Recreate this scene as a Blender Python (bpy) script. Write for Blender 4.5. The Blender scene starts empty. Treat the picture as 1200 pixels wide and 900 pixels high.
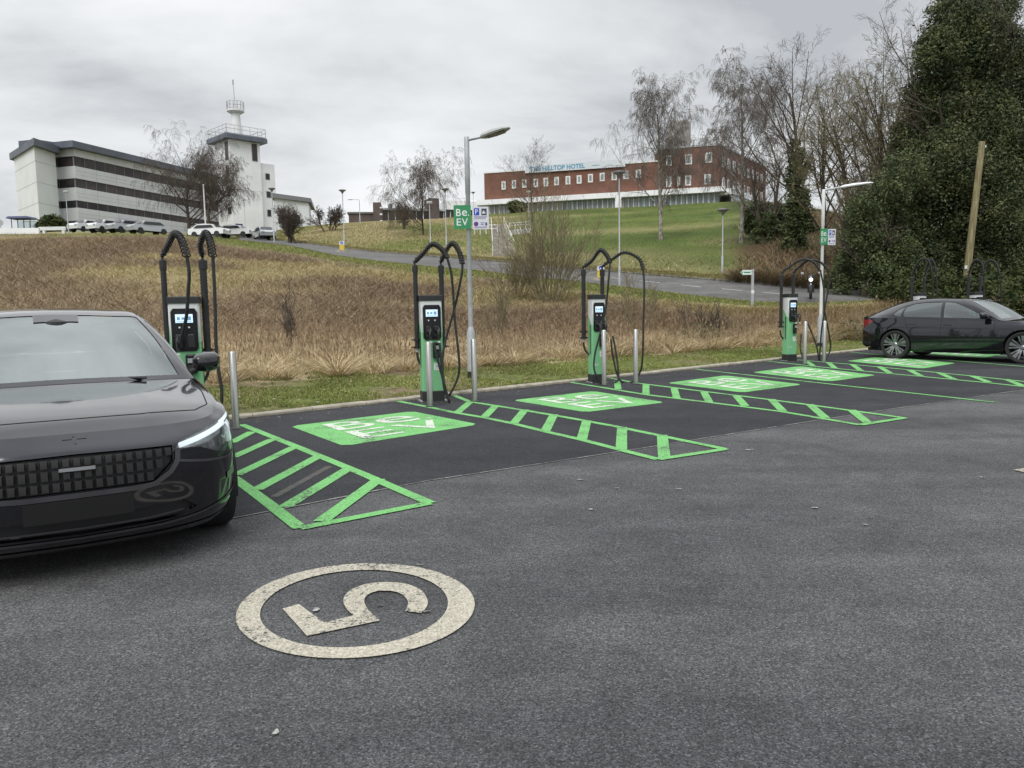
import bpy, bmesh, math, random
import numpy as np
from mathutils import Vector, Matrix
from mathutils.bvhtree import BVHTree
R = math.radians
random.seed(7); rng = np.random.default_rng(11)
scn = bpy.context.scene
COL = scn.collection

# ------------------------------------------------------------------ camera (1.5 m eye height, 27 mm lens)
TH = math.atan(91/900); PHI = math.atan(.017); H = 1.5
_F = np.array([0, math.cos(TH), -math.sin(TH)]); _U = np.array([0, math.sin(TH), math.cos(TH)]); _R = np.array([1., 0, 0])
_R2 = _R*math.cos(PHI)-_U*math.sin(PHI); _U2 = _U*math.cos(PHI)+_R*math.sin(PHI)
cd = bpy.data.cameras.new('camera'); cam = bpy.data.objects.new('camera', cd); COL.objects.link(cam)
cd.sensor_width = 36; cd.lens = 27; cd.clip_start = .05; cd.clip_end = 3000
cam.matrix_world = Matrix(((_R2[0], _U2[0], -_F[0], 0), (_R2[1], _U2[1], -_F[1], 0), (_R2[2], _U2[2], -_F[2], H), (0, 0, 0, 1)))
scn.camera = cam
def ray(px, py):
    d = 900*_F+(px-600)*_R2+(450-py)*_U2
    return d/d[1]
def P(px, py, Y):                      # measured point at distance Y
    return np.array([0, 0, H])+ray(px, py)*Y
def G(px, py, z=0.):                   # measured point on the level z
    d = ray(px, py); return np.array([0, 0, H])+d*(z-H)/d[2]

# ------------------------------------------------------------------ materials
MATS = {}
def nd(nt, t, **kw):
    n = nt.nodes.new(t)
    for k, v in kw.items(): setattr(n, k, v)
    return n
def c4(c): return (c[0], c[1], c[2], 1)
def mat(name, col, rough=.6, metal=0., var=.12, scale=6., bump=0., bscale=60., coat=0., spec=.5, col2=None, emis=None, es=0., attr=None, coords='Object', stretch=(1, 1, 1)):
    if name in MATS: return MATS[name]
    m = bpy.data.materials.new(name); m.use_nodes = True; nt = m.node_tree; nt.nodes.clear()
    out = nd(nt, 'ShaderNodeOutputMaterial'); b = nd(nt, 'ShaderNodeBsdfPrincipled'); L = nt.links.new
    L(b.outputs[0], out.inputs[0])
    tc = nd(nt, 'ShaderNodeTexCoord'); mp = nd(nt, 'ShaderNodeMapping'); mp.inputs['Scale'].default_value = stretch
    L(tc.outputs[coords], mp.inputs[0])
    n = nd(nt, 'ShaderNodeTexNoise'); n.inputs['Scale'].default_value = scale; n.inputs['Detail'].default_value = 5
    L(mp.outputs[0], n.inputs['Vector'])
    mx = nd(nt, 'ShaderNodeMix', data_type='RGBA')
    if col2 is None: a = [max(0, x*(1-var)) for x in col]; c = [min(1, x*(1+var)) for x in col]
    else: a, c = col, col2
    rp = nd(nt, 'ShaderNodeValToRGB'); rp.color_ramp.elements[0].position = .35; rp.color_ramp.elements[1].position = .65
    rp.color_ramp.elements[0].color = c4(a); rp.color_ramp.elements[1].color = c4(c)
    L(n.outputs[0], rp.inputs[0])
    colout = rp.outputs[0]
    if attr:
        at = nd(nt, 'ShaderNodeAttribute', attribute_name=attr)
        mx.blend_type = 'MULTIPLY'; mx.inputs[0].default_value = 1
        L(colout, mx.inputs[6]); L(at.outputs['Color'], mx.inputs[7]); colout = mx.outputs[2]
    L(colout, b.inputs['Base Color'])
    b.inputs['Roughness'].default_value = rough; b.inputs['Metallic'].default_value = metal
    b.inputs['Coat Weight'].default_value = coat; b.inputs['Coat Roughness'].default_value = .03
    b.inputs['Specular IOR Level'].default_value = spec
    if bump:
        n2 = nd(nt, 'ShaderNodeTexNoise'); n2.inputs['Scale'].default_value = bscale; n2.inputs['Detail'].default_value = 4
        L(mp.outputs[0], n2.inputs['Vector'])
        bp = nd(nt, 'ShaderNodeBump'); bp.inputs['Strength'].default_value = bump; bp.inputs['Distance'].default_value = .01
        L(n2.outputs[0], bp.inputs['Height']); L(bp.outputs[0], b.inputs['Normal'])
    if emis: b.inputs['Emission Color'].default_value = c4(emis); b.inputs['Emission Strength'].default_value = es
    MATS[name] = m; return m

def asphalt(name, c1, c2, stone, wear=.5):
    m = bpy.data.materials.new(name); m.use_nodes = True; nt = m.node_tree; b = nt.nodes['Principled BSDF']; L = nt.links.new
    tc = nd(nt, 'ShaderNodeTexCoord')
    big = nd(nt, 'ShaderNodeTexNoise'); big.inputs['Scale'].default_value = .45; big.inputs['Detail'].default_value = 6; big.inputs['Roughness'].default_value = .6
    mp = nd(nt, 'ShaderNodeMapping'); mp.inputs['Rotation'].default_value = (0, 0, R(40)); mp.inputs['Scale'].default_value = (.35, 1.6, 1)
    L(tc.outputs['Object'], mp.inputs[0]); L(mp.outputs[0], big.inputs['Vector'])
    v = nd(nt, 'ShaderNodeTexVoronoi'); v.inputs['Scale'].default_value = 150
    L(tc.outputs['Object'], v.inputs['Vector'])
    f = nd(nt, 'ShaderNodeTexNoise'); f.inputs['Scale'].default_value = 120; f.inputs['Detail'].default_value = 5; f.inputs['Roughness'].default_value = .7
    L(tc.outputs['Object'], f.inputs['Vector'])
    rp = nd(nt, 'ShaderNodeValToRGB'); e = rp.color_ramp.elements; e[0].position = .38; e[1].position = .66; e[0].color = c4(c1); e[1].color = c4(c2)
    L(big.outputs[0], rp.inputs[0])
    # stones: random tone per cell
    sr = nd(nt, 'ShaderNodeValToRGB'); e = sr.color_ramp.elements; e[0].position = .0; e[1].position = 1; e[0].color = (.36, .36, .36, 1); e[1].color = (stone,)*3+(1,)
    e2 = sr.color_ramp.elements.new(.85); e2.color = (1.15, 1.15, 1.15, 1)
    sep = nd(nt, 'ShaderNodeSeparateColor'); L(v.outputs['Color'], sep.inputs[0]); L(sep.outputs[0], sr.inputs[0])
    mx = nd(nt, 'ShaderNodeMix', data_type='RGBA', blend_type='MULTIPLY'); mx.inputs[0].default_value = 1
    L(rp.outputs[0], mx.inputs[6]); L(sr.outputs[0], mx.inputs[7])
    fr = nd(nt, 'ShaderNodeValToRGB'); e = fr.color_ramp.elements; e[0].position = .3; e[1].position = .7; e[0].color = (.5,)*3+(1,); e[1].color = (1.5,)*3+(1,)
    L(f.outputs[0], fr.inputs[0])
    m2 = nd(nt, 'ShaderNodeMix', data_type='RGBA', blend_type='MULTIPLY'); m2.inputs[0].default_value = .8
    L(mx.outputs[2], m2.inputs[6]); L(fr.outputs[0], m2.inputs[7])
    st = nd(nt, 'ShaderNodeTexNoise'); st.inputs['Scale'].default_value = 1.7; st.inputs['Detail'].default_value = 8; st.inputs['Roughness'].default_value = .65; st.inputs['Distortion'].default_value = .6; L(tc.outputs['Object'], st.inputs['Vector'])
    sr2 = nd(nt, 'ShaderNodeValToRGB'); e = sr2.color_ramp.elements; e[0].position = .36; e[1].position = .62; e[0].color = (.78,)*3+(1,); e[1].color = (1.1,)*3+(1,); L(st.outputs[0], sr2.inputs[0])
    m3 = nd(nt, 'ShaderNodeMix', data_type='RGBA', blend_type='MULTIPLY'); m3.inputs[0].default_value = .9; L(m2.outputs[2], m3.inputs[6]); L(sr2.outputs[0], m3.inputs[7])
    L(m3.outputs[2], b.inputs['Base Color'])
    rr = nd(nt, 'ShaderNodeMapRange'); rr.inputs[3].default_value = .78; rr.inputs[4].default_value = .95; b.inputs['Specular IOR Level'].default_value = .28
    L(big.outputs[0], rr.inputs[0]); L(rr.outputs[0], b.inputs['Roughness'])
    bp = nd(nt, 'ShaderNodeBump'); bp.inputs['Strength'].default_value = .55; bp.inputs['Distance'].default_value = .004
    L(v.outputs['Distance'], bp.inputs['Height']); L(bp.outputs[0], b.inputs['Normal'])
    MATS[name] = m; return m

def roadpaint(name, col, worn=.5, spots=.62):
    """thermoplastic paint: worn speckles reveal the tarmac underneath"""
    m = bpy.data.materials.new(name); m.use_nodes = True; nt = m.node_tree; b = nt.nodes['Principled BSDF']; L = nt.links.new
    tc = nd(nt, 'ShaderNodeTexCoord')
    n = nd(nt, 'ShaderNodeTexNoise'); n.inputs['Scale'].default_value = 45; n.inputs['Detail'].default_value = 6; n.inputs['Roughness'].default_value = .75
    n2 = nd(nt, 'ShaderNodeTexNoise'); n2.inputs['Scale'].default_value = 2.2; n2.inputs['Detail'].default_value = 4
    L(tc.outputs['Object'], n.inputs['Vector']); L(tc.outputs['Object'], n2.inputs['Vector'])
    ad = nd(nt, 'ShaderNodeMath', operation='MULTIPLY_ADD'); ad.inputs[1].default_value = .5
    L(n2.outputs[0], ad.inputs[0]); L(n.outputs[0], ad.inputs[2])
    rp = nd(nt, 'ShaderNodeValToRGB'); e = rp.color_ramp.elements
    e[0].position = spots+.17; e[0].color = c4(col); e[1].position = spots+.27; e[1].color = (.06, .06, .06, 1)
    k = rp.color_ramp.elements.new(.72); k.color = c4([x*.78+.01 for x in col]); k = rp.color_ramp.elements.new(.62); k.color = c4([x*.95+.01 for x in col]); k = rp.color_ramp.elements.new(.5); k.color = c4([min(1, x*1.12+.02) for x in col])
    vo_ = nd(nt, 'ShaderNodeTexVoronoi'); vo_.inputs['Scale'].default_value = 130; L(tc.outputs['Object'], vo_.inputs['Vector']); se = nd(nt, 'ShaderNodeSeparateColor'); L(vo_.outputs['Color'], se.inputs[0])
    mr_ = nd(nt, 'ShaderNodeMapRange'); mr_.inputs[3].default_value = .68; mr_.inputs[4].default_value = 1.28; L(se.outputs[0], mr_.inputs[0]); vm_ = nd(nt, 'ShaderNodeVectorMath', operation='SCALE'); L(rp.outputs[0], vm_.inputs[0]); L(mr_.outputs[0], vm_.inputs['Scale'])
    L(ad.outputs[0], rp.inputs[0]); L(vm_.outputs[0], b.inputs['Base Color']); b.inputs['Roughness'].default_value = .75; b.inputs['Specular IOR Level'].default_value = .3
    bp = nd(nt, 'ShaderNodeBump'); bp.inputs['Strength'].default_value = .3; bp.inputs['Distance'].default_value = .004
    L(n.outputs[0], bp.inputs['Height']); L(bp.outputs[0], b.inputs['Normal'])
    MATS[name] = m; return m

def glassmat(name, tint, refl, rough=.02):
    m = bpy.data.materials.new(name); m.use_nodes = True; nt = m.node_tree; nt.nodes.clear(); L = nt.links.new
    out = nd(nt, 'ShaderNodeOutputMaterial'); mix = nd(nt, 'ShaderNodeMixShader')
    tr = nd(nt, 'ShaderNodeBsdfTransparent'); tr.inputs[0].default_value = c4(tint)
    gl = nd(nt, 'ShaderNodeBsdfGlossy'); gl.inputs['Roughness'].default_value = rough; gl.inputs[0].default_value = (.86, .93, .93, 1)
    lw = nd(nt, 'ShaderNodeLayerWeight'); lw.inputs[0].default_value = .35
    mr = nd(nt, 'ShaderNodeMapRange'); mr.inputs[3].default_value = refl; mr.inputs[4].default_value = 1.
    L(lw.outputs['Fresnel'], mr.inputs[0]); L(mr.outputs[0], mix.inputs[0]); L(tr.outputs[0], mix.inputs[1]); L(gl.outputs[0], mix.inputs[2]); L(mix.outputs[0], out.inputs[0])
    n = nd(nt, 'ShaderNodeTexNoise'); n.inputs['Scale'].default_value = 1.5
    bp = nd(nt, 'ShaderNodeBump'); bp.inputs['Strength'].default_value = .0; n.inputs['Detail'].default_value = 0
    MATS[name] = m; return m

# ------------------------------------------------------------------ mesh builder
SPLIT = {'green_flash', 'side_slot', 'bracket', 'drain_pipe', 'projector', 'eye', 'base_plate', 'button', 'connector_holder', 'gland', 'headlight', 'pipe', 'barrier_post', 'cable_tie', 'mirror', 'sign_clamp'}
class MB:
    def __init__(s): s.v = []; s.f = []; s.m = []
    def add(s, v, f, mi=0):
        o = len(s.v); s.v.extend([tuple(map(float, p)) for p in v]); s.f.extend([tuple(i+o for i in q) for q in f]); s.m.extend([mi]*len(f)); return s
    def box(s, x0, x1, y0, y1, z0, z1, mi=0, bev=0):
        if bev > 0:
            b = bev
            # chamfered vertical edges and top
            pts = [(x0+b, y0), (x1-b, y0), (x1, y0+b), (x1, y1-b), (x1-b, y1), (x0+b, y1), (x0, y1-b), (x0, y0+b)]
            n = 8; v = [(x, y, z0) for x, y in pts]+[(x, y, z1-b) for x, y in pts]
            cx, cy = (x0+x1)/2, (y0+y1)/2
            v += [(x+(b if x < cx else -b)*.9, y+(b if y < cy else -b)*.9, z1) for x, y in pts]
            f = [tuple(range(n))[::-1], tuple(range(2*n, 3*n))]
            for k in range(2):
                for i in range(n): j = (i+1) % n; f.append((k*n+i, k*n+j, (k+1)*n+j, (k+1)*n+i))
            return s.add(v, f, mi)
        v = [(x, y, z) for z in (z0, z1) for x, y in ((x0, y0), (x1, y0), (x1, y1), (x0, y1))]
        return s.add(v, [(3, 2, 1, 0), (4, 5, 6, 7), (0, 1, 5, 4), (1, 2, 6, 5), (2, 3, 7, 6), (3, 0, 4, 7)], mi)
    def prism(s, pts, z0, z1, mi=0):
        n = len(pts); v = [(p[0], p[1], z0) for p in pts]+[(p[0], p[1], z1) for p in pts]
        f = [tuple(range(n))[::-1], tuple(range(n, 2*n))]+[(i, (i+1) % n, n+(i+1) % n, n+i) for i in range(n)]
        return s.add(v, f, mi)
    def tube(s, pts, rad, n=8, mi=0, cap=True):
        pts = np.asarray(pts, float); k = len(pts)
        rad = np.full(k, rad) if np.isscalar(rad) else np.asarray(rad, float)
        t = np.gradient(pts, axis=0); t /= np.linalg.norm(t, axis=1)[:, None]+1e-9
        ref = np.array([0, 0, 1.]) if abs(t[:, 2]).mean() < .8 else np.array([1., 0, 0])
        a = np.cross(t, ref); a /= np.linalg.norm(a, axis=1)[:, None]+1e-9; b = np.cross(t, a)
        an = np.arange(n)*2*math.pi/n
        v = pts[:, None]+rad[:, None, None]*(a[:, None]*np.cos(an)[None, :, None]+b[:, None]*np.sin(an)[None, :, None])
        f = []
        for i in range(k-1):
            for j in range(n):
                q = (j+1) % n; f.append((i*n+j, i*n+q, (i+1)*n+q, (i+1)*n+j))
        if cap: f += [tuple(range(n))[::-1], tuple(range((k-1)*n, k*n))]
        return s.add(v.reshape(-1, 3), f, mi)
    def lathe(s, prof, c=(0, 0, 0), n=24, mi=0, axis='z', cap=True):
        v = []; k = len(prof)
        for r, h in prof:
            for j in range(n):
                a = 2*math.pi*j/n; p = (r*math.cos(a), r*math.sin(a), h)
                if axis == 'y': p = (p[0], p[2], p[1])
                if axis == 'x': p = (p[2], p[0], p[1])
                v.append((p[0]+c[0], p[1]+c[1], p[2]+c[2]))
        f = [(i*n+j, i*n+(j+1) % n, (i+1)*n+(j+1) % n, (i+1)*n+j) for i in range(k-1) for j in range(n)]
        if cap: f += [tuple(range(n))[::-1], tuple(range((k-1)*n, k*n))]
        return s.add(v, f, mi)
    def obj(s, name, mats, parent=None, smooth=False, fixn=True):
        if name in SPLIT:                      # pieces that do not touch become objects of their own
            par = list(range(len(s.v)))
            def find(i):
                while par[i] != i: par[i] = par[par[i]]; i = par[i]
                return i
            for f in s.f:
                r0 = find(f[0])
                for i in f[1:]: par[find(i)] = r0
            gr_ = {}
            for f, m_ in zip(s.f, s.m): gr_.setdefault(find(f[0]), []).append((f, m_))
            if len(gr_) > 1:
                out = []
                for fs in gr_.values():
                    ids = sorted({i for f, _ in fs for i in f}); mp_ = {i: k for k, i in enumerate(ids)}; q = MB(); q.v = [s.v[i] for i in ids]; q.f = [tuple(mp_[i] for i in f) for f, _ in fs]; q.m = [m_ for _, m_ in fs]
                    out.append(q._obj(name, mats, parent, smooth, fixn))
                return out[0]
        return s._obj(name, mats, parent, smooth, fixn)
    def _obj(s, name, mats, parent=None, smooth=False, fixn=True):
        me = bpy.data.meshes.new(name); me.from_pydata(s.v, [], s.f)
        if not isinstance(mats, (list, tuple)): mats = [mats]
        for m in mats: me.materials.append(m)
        if len(mats) > 1: me.polygons.foreach_set('material_index', s.m)
        if fixn and len(s.f) < 60000:
            bm = bmesh.new(); bm.from_mesh(me); bmesh.ops.recalc_face_normals(bm, faces=bm.faces); bm.to_mesh(me); bm.free()
        if smooth:
            me.polygons.foreach_set('use_smooth', [True]*len(me.polygons))
            try: me.set_sharp_from_angle(angle=R(smooth if smooth is not True else 40))
            except Exception: pass
        o = bpy.data.objects.new(name, me); COL.objects.link(o)
        if parent: o.parent = parent
        return o
def npmesh(name, V, F, mats, parent=None, colors=None, smooth=False, mi=None):
    """fast mesh from arrays; F (n,k)"""
    me = bpy.data.meshes.new(name); V = np.asarray(V, np.float32); F = np.asarray(F, np.int32); n, k = F.shape
    me.vertices.add(len(V)); me.vertices.foreach_set('co', V.ravel()); me.loops.add(n*k); me.loops.foreach_set('vertex_index', F.ravel())
    me.polygons.add(n); me.polygons.foreach_set('loop_start', np.arange(0, n*k, k, dtype=np.int32)); me.polygons.foreach_set('loop_total', np.full(n, k, np.int32))
    if colors is not None:
        a = me.color_attributes.new('Col', 'FLOAT_COLOR', 'POINT'); c = np.ones((len(V), 4), np.float32); c[:, :3] = colors; a.data.foreach_set('color', c.ravel())
    for m in (mats if isinstance(mats, (list, tuple)) else [mats]): me.materials.append(m)
    if mi is not None: me.polygons.foreach_set('material_index', np.asarray(mi, np.int32))
    if smooth: me.polygons.foreach_set('use_smooth', np.ones(n, bool))
    me.update(calc_edges=True); me.validate()
    o = bpy.data.objects.new(name, me); COL.objects.link(o)
    if parent: o.parent = parent
    return o
def empty(name, loc=(0, 0, 0), rz=0, label=None, cat=None, group=None):
    o = bpy.data.objects.new(name, None); COL.objects.link(o); o.location = tuple(map(float, loc)); o.rotation_euler = (0, 0, rz); o.empty_display_size = .2
    tag(o, label, cat, group); return o
def tag(o, label=None, cat=None, group=None, kind=None):
    if label: o['label'] = label
    if cat: o['category'] = cat
    if group: o['group'] = group
    if kind: o['kind'] = kind
    return o
def copy_tree(o, parent=None):
    c = o.copy(); COL.objects.link(c)
    if parent: c.parent = parent
    for ch in [x for x in bpy.data.objects if x.parent == o and x != c]: copy_tree(ch, c)
    return c
def text2d(s, size=1., offset=0., spacing=1., bold=0):
    """filled glyph mesh (verts 2D, faces) centred on its bounding box, cap height about .7*size"""
    cu = bpy.data.curves.new('t', 'FONT'); cu.body = s; cu.size = size; cu.offset = offset; cu.space_character = spacing; cu.resolution_u = 4
    cu.align_x = 'LEFT'
    o = bpy.data.objects.new('t', cu); COL.objects.link(o)
    dg = bpy.context.evaluated_depsgraph_get(); me = bpy.data.meshes.new_from_object(o.evaluated_get(dg))
    v = np.array([(p.co.x, p.co.y) for p in me.vertices]).reshape(-1, 2); f = [tuple(q.vertices) for q in me.polygons]
    bpy.data.objects.remove(o); bpy.data.curves.remove(cu); bpy.data.meshes.remove(me)
    lo, hi = v.min(0), v.max(0); v = (v-lo)/(hi-lo)
    return v, f, (hi-lo)
def put_text(mb, s, fn, mi=0, offset=0., spacing=1.):
    """place glyphs through fn(a,b) with a,b in 0..1 over the text's box"""
    v, f, wh = text2d(s, 1, offset, spacing); mb.add([fn(a, b) for a, b in v], f, mi); return wh
def skinmesh(name, verts, edges, radii, root, sub=2):
    me = bpy.data.meshes.new(name); me.from_pydata(verts, edges, []); o = bpy.data.objects.new(name, me); COL.objects.link(o)
    m = o.modifiers.new('s', 'SKIN'); m.use_smooth_shade = True
    for i, r in enumerate(radii):
        sv = me.skin_vertices[0].data[i]; sv.radius = (r, r) if np.isscalar(r) else r; sv.use_root = (i == root)
    u = o.modifiers.new('u', 'SUBSURF'); u.levels = sub; u.render_levels = sub
    dg = bpy.context.evaluated_depsgraph_get(); m2 = bpy.data.meshes.new_from_object(o.evaluated_get(dg)); bpy.data.objects.remove(o)
    m2.name = name; return m2
def cr(Pn, n):
    """Catmull-Rom along axis 0, n samples per segment"""
    Pn = np.asarray(Pn, float); k = len(Pn); Q = np.concatenate([[2*Pn[0]-Pn[1]], Pn, [2*Pn[-1]-Pn[-2]]])
    out = []
    for i in range(k-1):
        p0, p1, p2, p3 = Q[i:i+4]
        for j in range(n):
            t = j/n; out.append(.5*(2*p1+(p2-p0)*t+(2*p0-5*p1+4*p2-p3)*t*t+(3*p1-p0-3*p2+p3)*t**3))
    out.append(Pn[-1]); return np.array(out)
# ------------------------------------------------------------------ sky, sun
w = bpy.data.worlds.new('World'); scn.world = w; w.use_nodes = True; nt = w.node_tree; nt.nodes.clear(); L = nt.links.new
SUN_EL, SUN_AZ = R(50), R(200)      # behind the camera, veiled by cloud
wo = nd(nt, 'ShaderNodeOutputWorld'); bg1 = nd(nt, 'ShaderNodeBackground'); bg2 = nd(nt, 'ShaderNodeBackground'); mixs = nd(nt, 'ShaderNodeMixShader')
sky = nd(nt, 'ShaderNodeTexSky', sky_type='NISHITA'); sky.sun_disc = False; sky.sun_elevation = SUN_EL; sky.sun_rotation = SUN_AZ
L(sky.outputs[0], bg1.inputs[0]); bg1.inputs[1].default_value = .06
tc = nd(nt, 'ShaderNodeTexCoord'); sx = nd(nt, 'ShaderNodeSeparateXYZ'); L(tc.outputs['Generated'], sx.inputs[0])
zz = nd(nt, 'ShaderNodeMath', operation='MAXIMUM'); L(sx.outputs[2], zz.inputs[0]); zz.inputs[1].default_value = 0
za = nd(nt, 'ShaderNodeMath', operation='ADD'); L(zz.outputs[0], za.inputs[0]); za.inputs[1].default_value = .22
dx = nd(nt, 'ShaderNodeMath', operation='DIVIDE'); L(sx.outputs[0], dx.inputs[0]); L(za.outputs[0], dx.inputs[1])
dy = nd(nt, 'ShaderNodeMath', operation='DIVIDE'); L(sx.outputs[1], dy.inputs[0]); L(za.outputs[0], dy.inputs[1])
cb = nd(nt, 'ShaderNodeCombineXYZ'); L(dx.outputs[0], cb.inputs[0]); L(dy.outputs[0], cb.inputs[1])
mp = nd(nt, 'ShaderNodeMapping'); mp.inputs['Scale'].default_value = (1.0, 1.25, 1); mp.inputs['Location'].default_value = (7.4, 5.2, 0); L(cb.outputs[0], mp.inputs[0])
n1 = nd(nt, 'ShaderNodeTexNoise'); n1.inputs['Scale'].default_value = .8; n1.inputs['Detail'].default_value = 8; n1.inputs['Roughness'].default_value = .56; n1.inputs['Distortion'].default_value = .25
L(mp.outputs[0], n1.inputs['Vector'])
rp = nd(nt, 'ShaderNodeValToRGB'); e = rp.color_ramp.elements
e[0].position = .37; e[0].color = (.37, .385, .405, 1); e[1].position = .64; e[1].color = (.68, .69, .695, 1)
k = e.new(.5); k.color = (.55, .565, .575, 1)
L(n1.outputs[0], rp.inputs[0])
# overcast luminance grows towards the zenith
zr = nd(nt, 'ShaderNodeMapRange'); L(zz.outputs[0], zr.inputs[0]); zr.inputs[1].default_value = .45; zr.inputs[2].default_value = 1; zr.inputs[3].default_value = 1.; zr.inputs[4].default_value = 2.2
L(rp.outputs[0], bg2.inputs[0]); L(zr.outputs[0], bg2.inputs[1])
mixs.inputs[0].default_value = .93
L(bg1.outputs[0], mixs.inputs[1]); L(bg2.outputs[0], mixs.inputs[2]); L(mixs.outputs[0], wo.inputs[0])
sl = bpy.data.lights.new('sun', 'SUN'); sl.energy = 1.5; sl.angle = R(40); sl.color = (1, .97, .92)
so = bpy.data.objects.new('sun', sl); COL.objects.link(so)
sd = Vector((math.sin(SUN_AZ)*math.cos(SUN_EL), math.cos(SUN_AZ)*math.cos(SUN_EL), math.sin(SUN_EL)))
so.rotation_euler = sd.to_track_quat('Z', 'Y').to_euler(); so.location = (0, -5, 30)
scn.view_settings.view_transform = 'Standard'; scn.view_settings.look = 'None'; scn.view_settings.gamma = 1; scn.view_settings.exposure = .54

# ------------------------------------------------------------------ terrain
K0 = G(285, 490.5)[:2]; K1 = G(1035, 408.5)[:2]; KD = (K1-K0)/np.linalg.norm(K1-K0); KN = np.array([-KD[1], KD[0]])   # KN points up the bank
def kerbY(u, off=.13):
    """distance at which the view column u meets the back of the kerb"""
    s = (u-600)/900; o = K0+KN*off
    # (o + t KD) = (s*Y, Y)
    den = KD[0]-s*KD[1]
    if den <= 1e-3: return 34.
    t = (s*o[1]-o[0])/den; Y = o[1]+t*KD[1]
    return min(Y, 34.) if Y > 0 else 34.
def zpix(u, Y, py): return P(u, py, Y)[2]
# per column: foot(Y,z), strip start(Y,py), road near, road far, crest
COLS = [
 (-900, (22, .55), (72, 292), (78, 289), (86, 286), (125, 286)),
 (-150, (24, .6), (72, 277), (78, 276), (86, 275.5), (125, 276)),
 (0,    (24, .6), (70, 274.5), (78, 274), (86, 273.5), (125, 273)),
 (150,  (24, .6), (68, 273), (78, 273.2), (86, 273), (130, 273)),
 (230,  (24, .58), (67, 277), (78, 278), (90, 275.5), (135, 275)),
 (290,  (24, .55), (64, 289), (77, 281.5), (92, 277.8), (140, 276)),
 (345,  (24, .5), (61, 296), (68, 288), (80, 283.5), (98, 267)),
 (395,  (24, .45), (54, 306), (60, 299), (71, 290), (98, 262)),
 (445,  (24, .4), (50, 312), (55, 306), (65.5, 296), (100, 259)),
 (520,  (24, .35), (46, 322), (50, 314), (59.4, 302), (105, 256)),
 (560,  (24, .33), (44, 326), (47.5, 317), (56, 305.5), (138, 252)),
 (607,  (24, .3), (41.5, 331), (45, 323), (53, 309), (141, 249)),
 (700,  (25, .3), (38, 343), (41, 333), (48.5, 318), (138, 244)),
 (758,  (26, .3), (35.5, 350), (38.5, 340), (45.5, 323), (135, 242)),
 (820,  (27, .3), (33.5, 356), (36, 348), (42, 328), (131, 238)),
 (880,  (27.5, .35), (31.5, 361), (34, 354), (40, 333), (122, 235)),
 (930,  (28, .4), (31, 362), (33, 357), (39.5, 338), (85, 240)),
 (1000, (29, .5), (31.5, 359), (33.5, 355), (40, 340), (72, 255)),
 (1100, (34.5, .7), (36, 350), (37, 348), (44, 338), (72, 270)),
 (1300, (36, .8), (38, 340), (40, 338), (46, 332), (75, 280)),
 (2600, (36, .8), (38, 320), (40, 315), (46, 305), (75, 250))]
CU = np.array([c[0] for c in COLS], float)
KY = []; KZ = []
for c in COLS:
    u = c[0]; ky = kerbY(u)
    ys = [ky, ky+3.9, max(c[1][0], ky+5.5), c[2][0], c[3][0], c[4][0], c[4][0]+2.0, c[5][0], c[5][0]+60, 900]
    zf = zpix(u, *c[4]); zc = zpix(u, *c[5])
    zs = [.055, .13, c[1][1], zpix(u, *c[2]), zpix(u, *c[3]), zf, zf+.35, zc, zc+1.2, zc+2]
    KY.append(ys); KZ.append(zs)
KY = np.array(KY); KZ = np.array(KZ)
NK = KY.shape[1]
def knots(u):
    y = np.array([np.interp(u, CU, KY[:, j]) for j in range(NK)]); z = np.array([np.interp(u, CU, KZ[:, j]) for j in range(NK)])
    y[0] = kerbY(u); y[1] = max(y[1], y[0]+2.2); y[2] = max(y[2], y[1]+1.5)
    for j in range(3, NK): y[j] = max(y[j], y[j-1]+.5)
    return y, z
def gz(x, y):
    u = 600+900*x/max(y, .5); ky, kz = knots(u); return float(np.interp(y, ky, kz))
us = np.unique(np.concatenate([np.arange(-900, -120, 30), np.arange(-120, 1320, 6), np.arange(1320, 2600, 40), [2600]])).astype(float)
NSEG = [10, 22, 26, 6, 8, 5, 34, 6, 6]
KK = [knots(u) for u in us]
KYu = np.array([k[0] for k in KK]); KZu = np.array([k[1] for k in KK])
def gzv(x, y):
    """vectorised ground height"""
    u = 600+900*x/y; i = np.clip(np.searchsorted(us, u)-1, 0, len(us)-2); t = np.clip((u-us[i])/(us[i+1]-us[i]), 0, 1)[:, None]
    ky = KYu[i]*(1-t)+KYu[i+1]*t; kz = KZu[i]*(1-t)+KZu[i+1]*t
    z = kz[:, 0].copy()
    for j in range(NK-1):
        m = (y >= ky[:, j]); a = np.clip((y-ky[:, j])/(ky[:, j+1]-ky[:, j]), 0, 1); z = np.where(m, kz[:, j]+(kz[:, j+1]-kz[:, j])*a, z)
    return z, ky
def vnoise(x, y, s, seed=0):
    """smooth value noise"""
    r = np.random.default_rng(seed); T = r.random((64, 64)); X = x/s+100; Y = y/s+100
    i = np.floor(X).astype(int); j = np.floor(Y).astype(int); a = X-i; b = Y-j; a = a*a*(3-2*a); b = b*b*(3-2*b)
    g = lambda p, q: T[p % 64, q % 64]
    return (g(i, j)*(1-a)+g(i+1, j)*a)*(1-b)+(g(i, j+1)*(1-a)+g(i+1, j+1)*a)*b
V = []; PAR = []
for u, (ky, kz) in zip(us, KK):
    for j, ns in enumerate(NSEG):
        for q in range(ns+(1 if j == NK-2 else 0)):
            t = q/ns; y = ky[j]+(ky[j+1]-ky[j])*t; z = kz[j]+(kz[j+1]-kz[j])*t
            if j == 4 and 0 < q < ns: z -= .10
            V.append(((u-600)/900*y, y, z)); PAR.append((u, j+t))
V = np.array(V); PAR = np.array(PAR); nr = sum(NSEG)+1; nu = len(us)
par = PAR[:, 1]; uu = PAR[:, 0]
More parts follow.
